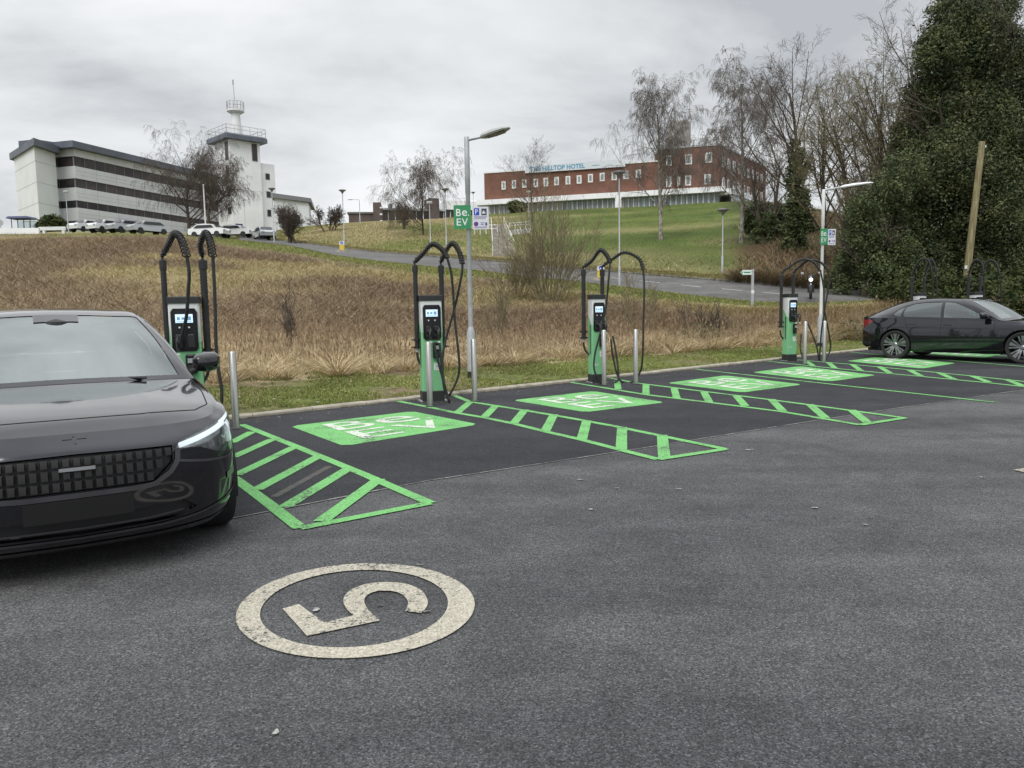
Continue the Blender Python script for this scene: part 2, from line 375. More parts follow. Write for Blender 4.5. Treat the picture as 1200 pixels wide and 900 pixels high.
rough = np.where((par > 1.1) & (par < 2.97), 1, 0)*.28+np.where((par > 5.4) & (par < 7) & (uu > 840), .3, 0)+np.where((par > 5.4) & (par < 7) & (uu <= 840), .1, 0)
rough = rough*np.clip((par-1.1)*3, 0, 1)
V[:, 2] += rough*((vnoise(V[:, 0], V[:, 1], 2.3, 1)-.5)*1.2+(vnoise(V[:, 0], V[:, 1], .8, 2)-.5)*.6)
# ground colours
def mixc(a, b, t): t = np.clip(t, 0, 1)[:, None]; return np.array(a)*(1-t)+np.array(b)*t
GREEN = (.15, .18, .05); LAWN = (.10, .15, .035); STRAW = (.52, .43, .28); BROWN = (.25, .19, .125); MUD = (.24, .19, .12); TAN = (.36, .30, .16)
n_a = vnoise(V[:, 0], V[:, 1], 4.5, 3); n_b = vnoise(V[:, 0], V[:, 1], 1.6, 4); n_c = vnoise(V[:, 0], V[:, 1], 9, 5)
C = np.zeros((len(V), 3))
verge = mixc(GREEN, MUD, (n_b*.6+n_a*.5-.45)*3)
strawc = mixc(STRAW, BROWN, (n_a*.5+n_b*.6-.5)*3)
bank = mixc(mixc(BROWN, TAN, (n_a*.75+n_c*.55-.62)*5), GREEN, (n_c-.72)*3)
strip = mixc(TAN, GREEN, (n_a*.6+n_b*.4-.2)*3)
hillL = mixc(TAN, GREEN, (n_c*.6+n_a*.5-.42)*4)
hillR = mixc(LAWN, GREEN, n_a*1.2); hillR = hillR*(.60+.75*(n_b*.6+n_c*.4))[:, None]; hillR = hillR*(1-np.clip((n_c-.62)*1.6, 0, .5))[:, None]+np.array(TAN)*np.clip((n_c-.62)*1.6, 0, .5)[:, None]
hillB = mixc((.13, .085, .05), (.055, .075, .03), (n_c*.5+n_a*.5-.35)*4+np.clip((par-6.35)*3, -1, 1))
def win(a, b, e=.06): return np.clip((par-a)/e+.5, 0, 1)*np.clip((b-par)/e+.5, 0, 1)
wl = np.clip((uu-585)/60, 0, 1); wr = np.clip((uu-845)/45+(n_a-.5)*1.5, 0, 1)
hill = hillL*(1-wl)[:, None]+hillR*wl[:, None]; lowtan = np.clip(1-(par-6.0)/.18+(n_a-.5), 0, 1)*np.clip((uu-560)/40, 0, 1)*.7
hill = hill*(1-lowtan)[:, None]+np.array(TAN)*.85*lowtan[:, None]
hill = hill*(1-wr)[:, None]+hillB*wr[:, None]
for rgn, a, b in ((verge, -1, 1.0), (strawc, 1.0, 2.08), (bank, 2.08, 2.95), (strip, 2.95, 4.0), (strip*.8, 4, 5), (hill, 5, 7.0), (hill*.9, 7, 20)):
    m = (par >= a) & (par < b); C[m] = rgn[m]
F = []
idx = np.arange(nu*nr).reshape(nu, nr)
F = np.stack([idx[:-1, :-1], idx[1:, :-1], idx[1:, 1:], idx[:-1, 1:]], -1).reshape(-1, 4)
mg = mat('terrain', (.8, .8, .8), .95, var=.45, scale=9, bump=.6, bscale=14, attr='Col', spec=.1)
terr = npmesh('hillside_ground', V, F, mg, colors=C, smooth=True); tag(terr, kind='structure')

# upper road on the hill
us2 = us[(us > 284) & (us < 1400)]
V = []; nq = 9
for u in us2:
    ky, kz = knots(u)
    for q in range(nq):
        t = q/(nq-1); y = ky[4]+(ky[5]-ky[4])*t; V.append(((u-600)/900*y, y, kz[4]+(kz[5]-kz[4])*t+.035))
idx = np.arange(len(us2)*nq).reshape(-1, nq); F = np.stack([idx[:-1, :-1], idx[1:, :-1], idx[1:, 1:], idx[:-1, 1:]], -1).reshape(-1, 4)
m_road = asphalt('road_tarmac', (.13, .127, .125), (.19, .187, .183), 1.2)
rd = npmesh('hill_road', V, F, m_road, smooth=True); tag(rd, kind='structure')
def roadstrip(name, j0, off0, off1, lift, m, u0=284, u1=1200, skip=None):
    V = []; F = []
    for u in us[(us > u0) & (us < u1)]:
        ky, kz = knots(u); a = ky[4]; b = ky[5]; 
        for o in (off0, off1):
            t = o if 0 <= o <= 1 else o
            y = a+(b-a)*t; V.append(((u-600)/900*y, y, kz[4]+(kz[5]-kz[4])*t+lift))
    n = len(V)//2
    for i in range(n-1):
        if skip and (i//skip) % 2: continue
        F.append((2*i, 2*i+2, 2*i+3, 2*i+1))
    o = npmesh(name, V, F, m); tag(o, kind='structure'); return o
m_kerbfar = mat('kerb_stone_far', (.2, .195, .185), .9, var=.2, scale=3)
m_white_line = roadpaint('white_paint', (.55, .55, .52))
roadstrip('hill_road_line', 0, .50, .52, .042, m_white_line, 700, 930, 4)
V = []; F = []
for i, u in enumerate(us2):
    ky, kz = knots(u); y = ky[5]; x = (u-600)/900*y
    V += [(x, y-.02, kz[5]+.0), (x, y-.02, kz[5]+.14), (x, y+.22, kz[5]+.15)]
    if i: F += [(3*i-3, 3*i, 3*i+1, 3*i-2), (3*i-2, 3*i+1, 3*i+2, 3*i-1)]
tag(npmesh('hill_road_kerb', V, F, m_kerbfar), kind='structure')

# ------------------------------------------------------------------ car park
m_old = asphalt('old_tarmac', (.072, .073, .077), (.135, .136, .139), 1.9)
m_new = asphalt('new_tarmac', (.028, .029, .034), (.050, .051, .058), 2.0)
o = MB().add([(-500, -400, 0), (600, -400, 0), (600, 900, 0), (-500, 900, 0)], [(0, 1, 2, 3)]).obj('ground', m_old); tag(o, kind='structure')
seam = [(-250, 708), (0, 655), (273, 608), (500, 564), (600, 549), (760, 524.5), (900, 502), (1025, 482.5), (1200, 457), (1400, 428)]
sp = [G(*p)[:2] for p in seam]
kp = [K0+KD*s for s in (30, 13.5, 4, -3, -9)]
mb = MB(); ring = [(*p, .004) for p in sp]+[(*p, .004) for p in kp]; mb.add(ring, [tuple(range(len(ring)))])
o = mb.obj('parking_bays', m_new); tag(o, kind='structure')
m_seam = mat('bitumen_seam', (.21, .205, .20), .8, var=.4, scale=20)
mb = MB()
for a, b in zip(sp[:-1], sp[1:]):
    d = (b-a)/np.linalg.norm(b-a); n = np.array([-d[1], d[0]])*.011; nn = max(2, int(np.linalg.norm(b-a)/.15)); 
    for i in range(nn):
        w0 = .45+.9*random.random(); p = a+(b-a)*i/nn; q = a+(b-a)*(i+1)/nn
        mb.add([(*(p-n*w0), .0065), (*(q-n*w0), .0065), (*(q+n*w0), .0065), (*(p+n*w0), .0065)], [(0, 1, 2, 3)])
tag(mb.obj('tarmac_seam', m_seam), kind='structure')
# kerb: concrete edging units
m_kerb = mat('kerb_concrete', (.36, .33, .27), .9, var=.22, scale=5, bump=.4, bscale=40)
mb = MB(); s = -9.
while s < 31:
    ln = .914; a = K0+KD*(s+.006); b = K0+KD*(s+ln-.006); wd = KN*.125; j = (random.random()-.5)*.008; z = .055+j
    v = []
    for e_ in (a, b):
        for off, zz_ in ((0, -.05), (0, z-.02), (.02, z), (.125, z), (.125, -.05)): v.append((*(e_+KN*off), zz_))
    mb.add(v, [(0, 1, 6, 5), (1, 2, 7, 6), (2, 3, 8, 7), (3, 4, 9, 8), (0, 4, 3, 2, 1), (5, 6, 7, 8, 9)]); s += ln
kb = mb.obj('kerb', m_kerb); tag(kb, kind='structure')

m_green = roadpaint('green_paint', (.185, .52, .165)); m_white = roadpaint('bay_white', (.66, .74, .62)); m_cream = roadpaint('cream_paint', (.47, .44, .36), spots=.60)
Z1, Z2 = .008, .012
def line_strip(mb, pts, wd, z, mi=0):
    p = [np.array(q[:2], float) for q in pts]
    L_ = []
    for i in range(len(p)):
        d = p[min(i+1, len(p)-1)]-p[max(i-1, 0)]; d /= np.linalg.norm(d); n = np.array([-d[1], d[0]])*wd/2; L_ += [(*(p[i]-n), z), (*(p[i]+n), z)]
    mb.add(L_, [(2*i, 2*i+2, 2*i+3, 2*i+1) for i in range(len(p)-1)], mi)
hatches = []
d2 = G(532, 463)[:2]-G(465, 470)[:2]
hatches.append(dict(R=[(283, 498), (350, 525), (425, 556), (504, 590.5)], L=[None, (279, 564), (311, 588), (352, 620)],
  bars=[((291, 509), (272, 519)), ((314, 518), (274, 536)), ((339, 527.5), (278, 557)), ((367, 539), (302, 574)), ((402, 554), (336, 594)), ((438, 567), (378, 611))]))
hatches.append(dict(R=[(530, 463), (551, 471.3), (600, 479), (660, 489), (720, 500), (850, 527)], L=[(465, 470.3), (500, 477), (533, 484), (568, 490), (602, 497), (640, 506.5), (682, 516), (728, 528), (771, 539)],
  bars=[((551, 471.7), (536, 484)), ((581, 476), (568, 489)), ((615, 481), (602, 496.7)), ((649, 486.7), (639, 506)), ((687.5, 494), (682, 515)), ((729, 501.7), (728, 527.5)), ((776, 511), (778.5, 537))]))
hatches.append(dict(R=[(712, 443), (748, 449.5), (800, 456), (900, 468.5), (960, 476.5), (1060, 490.3)], L=[(666, 448), (700, 453.5), (757, 463), (831, 472), (917, 483), (1008, 498.5)],
  bars=[((723, 447.5), (724.5, 456.5)), ((757, 451), (757, 462.5)), ((790, 455.7), (793, 467)), ((825, 460), (831, 471.5)), ((863, 464.7), (873, 476)), ((904, 468.7), (917, 482)), ((949, 474.7), (966.7, 490)), ((998, 481.3), (1016.7, 496))]))
hatches.append(dict(R=[(935, 422), (970, 425), (1000, 427.5), (1065, 433.7), (1139, 441), (1200, 447.5), (1260, 454)], L=[(899, 423.5), (953, 429.5), (1009, 435), (1079, 441.5), (1158, 449), (1200, 453.5), (1245, 458.5)],
  bars=[((945, 423.7), (953, 429)), ((970.7, 425), (978.7, 432)), ((998.7, 427.5), (1009, 434.7)), ((1030, 430), (1043, 437.5)), ((1065, 433.7), (1079, 441)), ((1101, 437.5), (1118, 445)), ((1139, 441), (1158, 448)), ((1179, 445), (1198, 452.5))]))
for h in hatches:
    mb = MB(); Rr = [G(*p)[:2] for p in h['R']]
    if h['L'][0] is None: Ll = [Rr[0]-d2]+[G(*p)[:2] for p in h['L'][1:]]; Ll[0] = Ll[1]+(Rr[0]-Rr[-1])/np.linalg.norm(Rr[0]-Rr[-1])*3.6
    else: Ll = [G(*p)[:2] for p in h['L']]
    line_strip(mb, Rr, .10, Z1); line_strip(mb, Ll, .10, Z1)
    line_strip(mb, [Ll[-1], Rr[-1]], .10, Z1+.0008)
    for a, b in h['bars']:
        a_, b_ = G(*a)[:2], G(*b)[:2]; v_ = (a_-b_)/np.linalg.norm(a_-b_); ex = .15 if h is hatches[0] else .03; line_strip(mb, [a_+v_*ex, b_-v_*.03], .12, Z1+.0016)
    tag(mb.obj('hatched_marking', m_green), kind='structure')
mb = MB()
for a, b in (((815, 433), (1167, 472)), ((996, 413), (1215, 431)), ((1098, 411), (1187, 418))):
    line_strip(mb, [G(*a)[:2], G(*b)[:2]], .085, Z1)
tag(mb.obj('bay_lines', m_green), kind='structure')
rects = [((340, 500), (483, 482.5), (561.5, 498), (403, 523.5)), ((600, 469.6), (695, 458.8), (780, 472), (686, 483.6)),
         ((781, 449.3), (850, 440.3), (941, 451), (870, 460.5)), ((880.7, 436.7), (937, 429.5), (1027.5, 440), (972, 447.5)),
         ((991, 423.4), (1035, 417.8), (1121, 425.8), (1081, 432.3)), ((1062, 412.5), (1094, 409), (1180, 414.5), (1150, 420))]
for rc in rects:
    q = [G(*p)[:2] for p in rc]
    def bil(a, b, z=Z2): p = (q[0]*(1-a)+q[1]*a)*(1-b)+(q[3]*(1-a)+q[2]*a)*b; return (*p, z)
    mb = MB(); r_ = .05
    outl = [(r_, 0), (1-r_, 0), (1, r_), (1, 1-r_), (1-r_, 1), (r_, 1), (0, 1-r_), (0, r_)]
    mb.add([bil(a, b, Z1) for a, b in outl], [tuple(range(8))])
    # logo: Be. over EV, upright as read from the lane
    def letter(s, a0, a1, b0, b1): put_text(mb, s, lambda a, b: bil(a0+(a1-a0)*a, b1+(b0-b1)*b), 1, offset=.004)
    letter('B', .19, .49, .12, .46); letter('e', .54, .85, .17, .47); letter('.', .88, .92, .42, .47)
    letter('E', .19, .48, .54, .88); letter('V', .52, .88, .54, .88)
    tag(mb.obj('bay_logo_marking', [m_green, m_white]), kind='structure')
# painted 5 roundel
def Zp(x, y): return G(240+x/3.214, 620+y/3.214)[:2]
mb = MB(); N = 72
vo = [(*Zp(567+450*math.cos(t), 313-25*math.cos(t)+178*math.sin(t)), Z1) for t in np.linspace(0, 2*math.pi, N, endpoint=False)]
vi = [(*Zp(562+354*math.cos(t), 305-22*math.cos(t)+145*math.sin(t)), Z1) for t in np.linspace(0, 2*math.pi, N, endpoint=False)]
mb.add(vo+vi, [(i, (i+1) % N, N+(i+1) % N, N+i) for i in range(N)])
stem = [(293, 305), (355, 288), (450, 358), (555, 332), (585, 326), (660, 350), (385, 408)]
mb.add([(*Zp(*p), Z1) for p in stem], [(0, 1, 2, 6), (2, 3, 4, 5, 6)])
bo = cr([(560, 332), (530, 300), (523, 268), (548, 236), (605, 213), (680, 205), (760, 212), (818, 238), (840, 278), (832, 305), (815, 322)], 4)
bi = cr([(660, 350), (628, 322), (604, 290), (603, 266), (622, 248), (660, 238), (712, 240), (748, 255), (765, 278), (763, 298), (755, 314)], 4)
n = len(bo); mb.add([(*Zp(*p), Z1+.0007) for p in bo]+[(*Zp(*p), Z1+.0007) for p in bi], [(i, i+1, n+i+1, n+i) for i in range(n-1)])
tag(mb.obj('speed_limit_marking', m_cream), kind='structure')
mb = MB(); line_strip(mb, [G(1194, 553)[:2], G(1225, 549)[:2]], .12, Z1); tag(mb.obj('lane_marking', m_cream), kind='structure')
# stray paint flecks and faded stripe on the tarmac
m_fleck = roadpaint('paint_fleck', (.42, .42, .39), spots=.5)
for k, (px, py, sx_, sy_) in enumerate([(371, 716, .035, .02), (692, 598, .03, .015), (680, 563, .05, .015), (722, 573, .04, .012), (795, 574, .05, .012), (323, 861, .02, .02), (955, 596, .04, .015), (1014, 616, .04, .012),
        (975, 513, .05, .02), (446, 711, .03, .012), (500, 718, .05, .012), (492, 663, .04, .01), (878, 528, .09, .02), (1150, 560, .04, .015)]):
    g = G(px, py); mb = MB(); nn = 9
    mb.add([(g[0]+sx_*.6*math.cos(t)*(.6+.6*random.random()), g[1]+sy_*1.1*math.sin(t)*(.6+.6*random.random()), .0095) for t in np.linspace(0, 2*math.pi, nn, endpoint=False)], [tuple(range(nn))])
    tag(mb.obj('paint_fleck', m_fleck), kind='structure')
mb = MB(); line_strip(mb, [G(321, 583)[:2], G(386, 547)[:2]], .07, .0062); tag(mb.obj('faded_stripe', mat('faded_paint', (.05, .05, .048), .8, col2=(.085, .08, .07), scale=9)), kind='structure')
# ------------------------------------------------------------------ grass, straw, brush (uncountable ground cover)
m_blade = mat('dry_grass', (.9, .9, .9), .85, var=.1, attr='Col', spec=.15)
def blades(name, x, y, h, wd, lean, col, curl=.3, bias=(0, 0)):
    n = len(x); z, _ = gzv(x, y)
    az = rng.random(n)*2*math.pi; ln = lean*(.3+rng.random(n)); dxx = np.cos(az)*ln+bias[0]; dyy = np.sin(az)*ln+bias[1]
    fa = rng.random(n)*math.pi; wx = np.cos(fa)*wd/2; wy = np.sin(fa)*wd/2*.6
    V = np.zeros((n, 5, 3)); z = z-.02
    for k, (t, s) in enumerate(((0, 1), (0, -1), (.55, .8), (.55, -.8), (1, 0))):
        q = t+curl*t*t
        V[:, k, 0] = x+dxx*h*q+wx*s; V[:, k, 1] = y+dyy*h*q+wy*s; V[:, k, 2] = z+h*t*(1-.25*ln*t)
    b = np.arange(n)*5
    F = np.concatenate([np.stack([b, b+1, b+3], 1), np.stack([b, b+3, b+2], 1), np.stack([b+2, b+3, b+4], 1)])
    o = npmesh(name, V.reshape(-1, 3), F, m_blade, colors=np.repeat(col, 5, axis=0)); tag(o, kind='stuff'); return o
def sample(n, u0, u1, p0, p1, pw=1.):
    """random points with view-column u and knot parameter p"""
    u = u0+(u1-u0)*rng.random(n); p = p0+(p1-p0)*rng.random(n)**pw
    i = np.clip(np.searchsorted(us, u)-1, 0, len(us)-2); t = np.clip((u-us[i])/(us[i+1]-us[i]), 0, 1)[:, None]
    ky = KYu[i]*(1-t)+KYu[i+1]*t; j = np.clip(p.astype(int), 0, NK-2); f = p-j; r = np.arange(n)
    y = ky[r, j]+(ky[r, j+1]-ky[r, j])*f; return (u-600)/900*y, y, u, p
def pick(n, cols, w):
    cols = np.array(cols); c = cols[rng.choice(len(cols), n, p=np.array(w)/sum(w))]; return c*(.75+.5*rng.random((n, 1)))
# short verge grass with bare patches
n = 130000; x, y, u, p = sample(n, -60, 1110, 0.01, 1.12)
keep = (vnoise(x, y, 1.1, 9)*.6+vnoise(x, y, .35, 10)*.5 > .42+.1*rng.random(n)); x, y, u, p = x[keep], y[keep], u[keep], p[keep]; n = len(x)
g = vnoise(x, y, 1.8, 12)[:, None]
col = pick(n, [(.16, .21, .05), (.22, .25, .07), (.38, .34, .16), (.11, .16, .035)], [5, 4, 3, 2])*(.7+.6*g)
blades('verge_grass', x, y, .03+.05*rng.random(n)+.04*(p > .95), .010+.006*rng.random(n), .7, col)
# fallen leaves and twigs on the verge
n = 900; x, y, u, p = sample(n, 150, 1040, 0.02, 1.0); z, _ = gzv(x, y)
V = []; s = .012+.022*rng.random(n); a = rng.random(n)*6.28
for k, (cx, cy) in enumerate(((-1, -.5), (1, -.5), (1, .5), (-1, .5))):
    V.append(np.stack([x+s*(cx*np.cos(a)-cy*np.sin(a)), y+s*(cx*np.sin(a)+cy*np.cos(a)), z+.03+.012*rng.random(n)], 1))
V = np.stack(V, 1).reshape(-1, 3); F = np.arange(n*4).reshape(-1, 4)
o = npmesh('leaf_litter', V, F, m_blade, colors=np.repeat(pick(n, [(.34, .24, .13), (.2, .13, .07), (.45, .42, .36)], [3, 3, 1]), 4, axis=0)); tag(o, kind='stuff')
# leaves and grit gathered on the tarmac along the kerb
n = 2600; s_ = rng.random(n)*24-3; o_ = -(rng.random(n)**3)*.9-.012; x = K0[0]+KD[0]*s_+KN[0]*o_; y = K0[1]+KD[1]*s_+KN[1]*o_; V = []; s = .006+.016*rng.random(n)**2; a = rng.random(n)*6.28
for cx, cy in ((-1, -.5), (1, -.5), (1, .5), (-1, .5)): V.append(np.stack([x+s*(cx*np.cos(a)-cy*np.sin(a)), y+s*(cx*np.sin(a)+cy*np.cos(a)), .0135+.006*rng.random(n)], 1))
tag(npmesh('kerbside_litter', np.stack(V, 1).reshape(-1, 3), np.arange(n*4).reshape(-1, 4), m_blade, colors=np.repeat(pick(n, [(.22, .15, .08), (.13, .09, .055), (.30, .27, .22)], [3, 3, 1]), 4, axis=0)), kind='stuff')
# straw field
n = 330000; x, y, u, p = sample(n, -80, 1120, .96, 2.25, 1.2)
cl = vnoise(x, y, 1.3, 14); big = vnoise(x, y, 3.5, 15)
keep = rng.random(n) < .3+.9*cl; x, y, u, p, cl, big = [q[keep] for q in (x, y, u, p, cl, big)]; n = len(x)
tus = np.clip(vnoise(x, y, .55, 41)*2.2-.6, 0, 1); h = (.09+.30*cl*rng.random(n)+.30*tus*rng.random(n)+.12*big)*np.clip((p-.97)*3.2, .15, 1)
br = (big+.5*rng.random(n) > .92)
col = pick(n, [(.58, .46, .29), (.46, .35, .21), (.70, .60, .42), (.28, .20, .12), (.22, .22, .09)], [5, 4, 4, 2, 1])
col = col*(.8+.45*vnoise(x, y, .7, 42))[:, None]; colb = pick(n, [(.29, .20, .13), (.42, .31, .19), (.18, .125, .085), (.56, .45, .29)], [4, 4, 2, 3]); col[br] = colb[br]
col = col*np.array([1.12, 1.14, 1.12]); blades('straw_grass', x, y, h, .007+.007*rng.random(n), 1.15, col, curl=.9)
# arching tussocks
nc = 420; tx, ty, tu, tp_ = sample(nc, 150, 1120, 1.0, 2.3, 1.6); k = rng.integers(0, nc, 42000); a = rng.random(42000)*6.28; rr_ = .10*rng.random(42000); x = tx[k]+np.cos(a)*rr_; y = ty[k]+np.sin(a)*rr_; lm = .5+.9*rng.random(42000)
tone = (.75+.5*rng.random(nc))[k][:, None]
blades('straw_tussocks', x, y, (.28+.3*rng.random(nc))[k]*(.5+.6*rng.random(42000)), .007+.006*rng.random(42000), .3, pick(42000, [(.66, .55, .36), (.52, .41, .25), (.40, .30, .18)], [4, 3, 2])*tone, curl=1.2, bias=(np.cos(a)*lm, np.sin(a)*lm))
# upright dead stalks with seed heads
n = 15000; x, y, u, p = sample(n, 230, 1120, 1.12, 2.4)
keep = rng.random(n) < .15+1.0*np.clip(vnoise(x, y, 2.2, 16)*1.6-.35, 0, 1); x, y, u, p = x[keep], y[keep], u[keep], p[keep]; n = len(x)
h = .35+.55*rng.random(n)**1.3
blades('dead_stalks', x, y, h, .008+.009*rng.random(n), .26, pick(n, [(.26, .19, .13), (.36, .27, .17), (.17, .125, .09), (.48, .38, .25)], [4, 4, 3, 2]), curl=.3)
z, _ = gzv(x, y); sel = rng.random(n) < .4; xs, ys, zs, hs = x[sel], y[sel], z[sel]+h[sel]-.07, h[sel]; m_ = len(xs)
q = rng.normal(0, .012, (m_, 3)); r0 = .012+.012*rng.random(m_); V = []
for dx_, dy_, dz_ in ((-1, 0, 0), (1, 0, 0), (0, 0, 4), (0, 0, -4)): V.append(np.stack([xs+dx_*r0, ys+dy_*r0, zs+dz_*r0*.8], 1)+q)
V = np.stack(V, 1).reshape(-1, 3); b = np.arange(m_)*4; F = np.concatenate([np.stack([b, b+1, b+2], 1), np.stack([b, b+3, b+1], 1)])
tag(npmesh('seed_heads', V, F, m_blade, colors=np.repeat(pick(m_, [(.20, .14, .09), (.30, .22, .14)], [1, 1]), 4, axis=0)), kind='stuff')
# bank: bramble and matted grass
n = 380000; x, y, u, p = sample(n, -80, 1130, 2.0, 3.0, .85)
c1 = vnoise(x, y, 4.5, 3); c2 = vnoise(x, y, 9, 5); t_ = np.clip((c1*.75+c2*.55-.62)*5+(rng.random(n)-.5)*1.2, 0, 1)
br = pick(n, [(.28, .215, .15), (.37, .285, .20), (.20, .15, .105), (.46, .37, .25)], [4, 4, 2, 2]); tn = pick(n, [(.50, .41, .24), (.38, .31, .16), (.62, .52, .33), (.24, .25, .10)], [4, 4, 2, 2])
col = np.where((t_ < .5)[:, None], br, tn)
keep = (p < 2.85) | (rng.random(n) < .35); h = np.where(t_ < .5, .25+.4*rng.random(n), .12+.28*rng.random(n))*np.where(p > 2.88, .5, 1)
blades('bank_brush', x[keep], y[keep], h[keep], (.011+.016*rng.random(n))[keep], 1.1, col[keep], curl=.9)
# strip by the road and far slope tufts
n = 60000; x, y, u, p = sample(n, 200, 1130, 2.9, 3.98)
blades('roadside_grass', x, y, .06+.12*rng.random(n), .025+.015*rng.random(n), .6, pick(n, [(.20, .24, .07), (.36, .33, .15), (.15, .19, .05)], [4, 3, 3]))
n = 200000; x, y, u, p = sample(n, 285, 1130, 5.02, 6.95, 1.4)
c1 = vnoise(x, y, 4.5, 3); c2 = vnoise(x, y, 9, 5); gl = (u > 600) & (u < 850+50*c1) & (p > 5.9+.5*c2*rng.random(n))
dk = (u > 850+60*c1)
col = pick(n, [(.38, .32, .16), (.46, .39, .22), (.25, .25, .09), (.18, .20, .06)], [3, 3, 3, 2]); gc = pick(n, [(.125, .19, .04), (.16, .22, .05), (.10, .15, .035)], [4, 3, 3])
rb = pick(n, [(.26, .18, .12), (.34, .25, .16), (.13, .15, .06), (.18, .13, .085)], [4, 3, 3, 2]); col[gl] = gc[gl]; col[dk] = rb[dk]
blades('hillside_grass', x, y, np.where(dk, .35+.5*rng.random(n), np.where(gl, .05+.05*rng.random(n), .10+.16*rng.random(n))), .022+.025*rng.random(n), 1.0, col)

# ------------------------------------------------------------------ bare trees
m_bark = mat('bark_brown', (.07, .055, .042), .95, col2=(.125, .105, .085), scale=12, bump=.5, bscale=30, spec=.1)
m_birch = mat('bark_birch', (.10, .085, .07), .9, col2=(.42, .40, .36), scale=5, bump=.3, stretch=(1, 1, .5), spec=.1)
m_twig = mat('twigs_brown', (.12, .10, .084), .95, var=.3, spec=.1)
m_twig_birch = mat('twigs_birch', (.17, .15, .132), .95, var=.3, spec=.1)
m_twig_olive = mat('twigs_olive', (.20, .175, .11), .95, var=.3, spec=.1)
class Br:
    """collects many tapering polylines as 3-5 sided tubes"""
    def __init__(s): s.L = {}
    def add(s, pts, r0, r1, n): s.L.setdefault((len(pts), n), []).append((pts, r0, r1))
    def build(s, name, m, parent, smooth=True):
        VV = []; FF = []; o = 0
        for (k, n), it in s.L.items():
            A = np.array([i[0] for i in it]); r0 = np.array([i[1] for i in it]); r1 = np.array([i[2] for i in it]); N = len(A)
            t = np.gradient(A, axis=1); t /= np.linalg.norm(t, axis=2, keepdims=True)+1e-9
            ref = np.where(np.abs(t[..., 2:3]) < .8, np.array([0, 0, 1.]), np.array([1., 0, 0]))
            a = np.cross(t, ref); a /= np.linalg.norm(a, axis=2, keepdims=True)+1e-9; b = np.cross(t, a)
            an = np.arange(n)*2*math.pi/n; rr = r0[:, None]+(r1-r0)[:, None]*np.linspace(0, 1, k)[None]
            V = A[:, :, None]+rr[:, :, None, None]*(a[:, :, None]*np.cos(an)[:, None]+b[:, :, None]*np.sin(an)[:, None])
            ii = np.arange(N)[:, None, None]*k*n+np.arange(k-1)[None, :, None]*n; j = np.arange(n)[None, None]; j2 = (j+1) % n
            F = np.stack([ii+j, ii+j2, ii+n+j2, ii+n+j], -1).reshape(-1, 4)+o
            VV.append(V.reshape(-1, 3)); FF.append(F); o += N*k*n
        if not VV: return None
        return npmesh(name, np.concatenate(VV), np.concatenate(FF), m, parent, smooth=smooth)
def rv(s=1.): v = rng.normal(0, 1, 3); return v/np.linalg.norm(v)*s
def grow(p, d, ln, r, lvl, sty, big, fine):
    nseg = (7, 5, 4, 4, 4)[min(lvl, 4)]; pts = [np.array(p)]; d = d/np.linalg.norm(d)
    wob, trop = sty['wob'][lvl], sty['trop'][lvl]
    for i in range(nseg):
        d = d+rv(wob)+np.array([0, 0, trop])*(1+i*.35 if trop < 0 else 1); d /= np.linalg.norm(d); pts.append(pts[-1]+d*ln/nseg)
    r1 = r*(.3 if lvl < 3 else .5); mx = sty['max']
    (big if lvl <= 1 else fine).add(pts, r, max(r1, sty['rmin']), 6 if lvl == 0 else (5 if lvl == 1 else 3))
    if lvl >= mx: return
    nch = sty['n'][lvl]; st = sty['start'][lvl]
    for c in range(nch):
        t = st+(1-st)*(c+rng.random()*.8)/nch; t = min(t, .98); f = t*nseg; i = min(int(f), nseg-1); q = pts[i]+(pts[i+1]-pts[i])*(f-i); dd = pts[i+1]-pts[i]; dd /= np.linalg.norm(dd)
        side = np.cross(dd, rv()); side /= np.linalg.norm(side)+1e-9; an = R(sty['ang'][lvl])*(.75+.5*rng.random())*(1-.35*t if lvl == 0 else 1)
        nd_ = dd*math.cos(an)+side*math.sin(an)
        l2 = ln*sty['len'][lvl]*(.65+.6*rng.random())*((1.15-sty.get('cone', .75)*(t-st)/(1-st)) if lvl == 0 else (1.1-.5*t))
        grow(q, nd_, l2, max(r*(1-t*.7)*sty['rad'][lvl], sty['rmin']), lvl+1, sty, big, fine)
S_BIRCH = dict(max=4, n=(24, 9, 8, 5), start=(.22, .2, .15, .2), ang=(42, 45, 40, 40), len=(.42, .52, .50, .85), rad=(.36, .5, .45, .6), wob=(.05, .12, .16, .12, .1), trop=(.06, .05, -.04, -.26, -.5), rmin=.0085, cone=.5)
S_WEEP = dict(max=4, n=(19, 9, 8, 6), start=(.25, .2, .15, .2), ang=(62, 48, 45, 40), len=(.66, .54, .46, .8), rad=(.45, .5, .45, .6), wob=(.09, .16, .2, .12, .1), trop=(.06, .07, .0, -.24, -.5), rmin=.010, cone=.3)
S_TREE = dict(max=4, n=(15, 8, 6, 5), start=(.22, .2, .15, .15), ang=(48, 42, 40, 42), len=(.52, .52, .48, .5), rad=(.5, .52, .5, .7), wob=(.08, .14, .18, .2, .2), trop=(.05, .08, .05, .03, 0), rmin=.0075, cone=.45)
S_SHRUB = dict(max=2, n=(7, 6), start=(.25, .15), ang=(28, 32), len=(.55, .5), rad=(.6, .6), wob=(.09, .12, .14), trop=(.05, .07, .05), rmin=.006, cone=.3)
m_ivy = mat('ivy_leaves', (.038, .058, .022), .6, col2=(.115, .145, .055), scale=2.2, spec=.35)
m_ivyd = mat('evergreen_leaves', (.032, .050, .022), .65, col2=(.12, .135, .055), scale=1.1, spec=.3)
m_bush = mat('bush_leaves', (.03, .045, .015), .7, col2=(.07, .09, .03), scale=2, spec=.2)
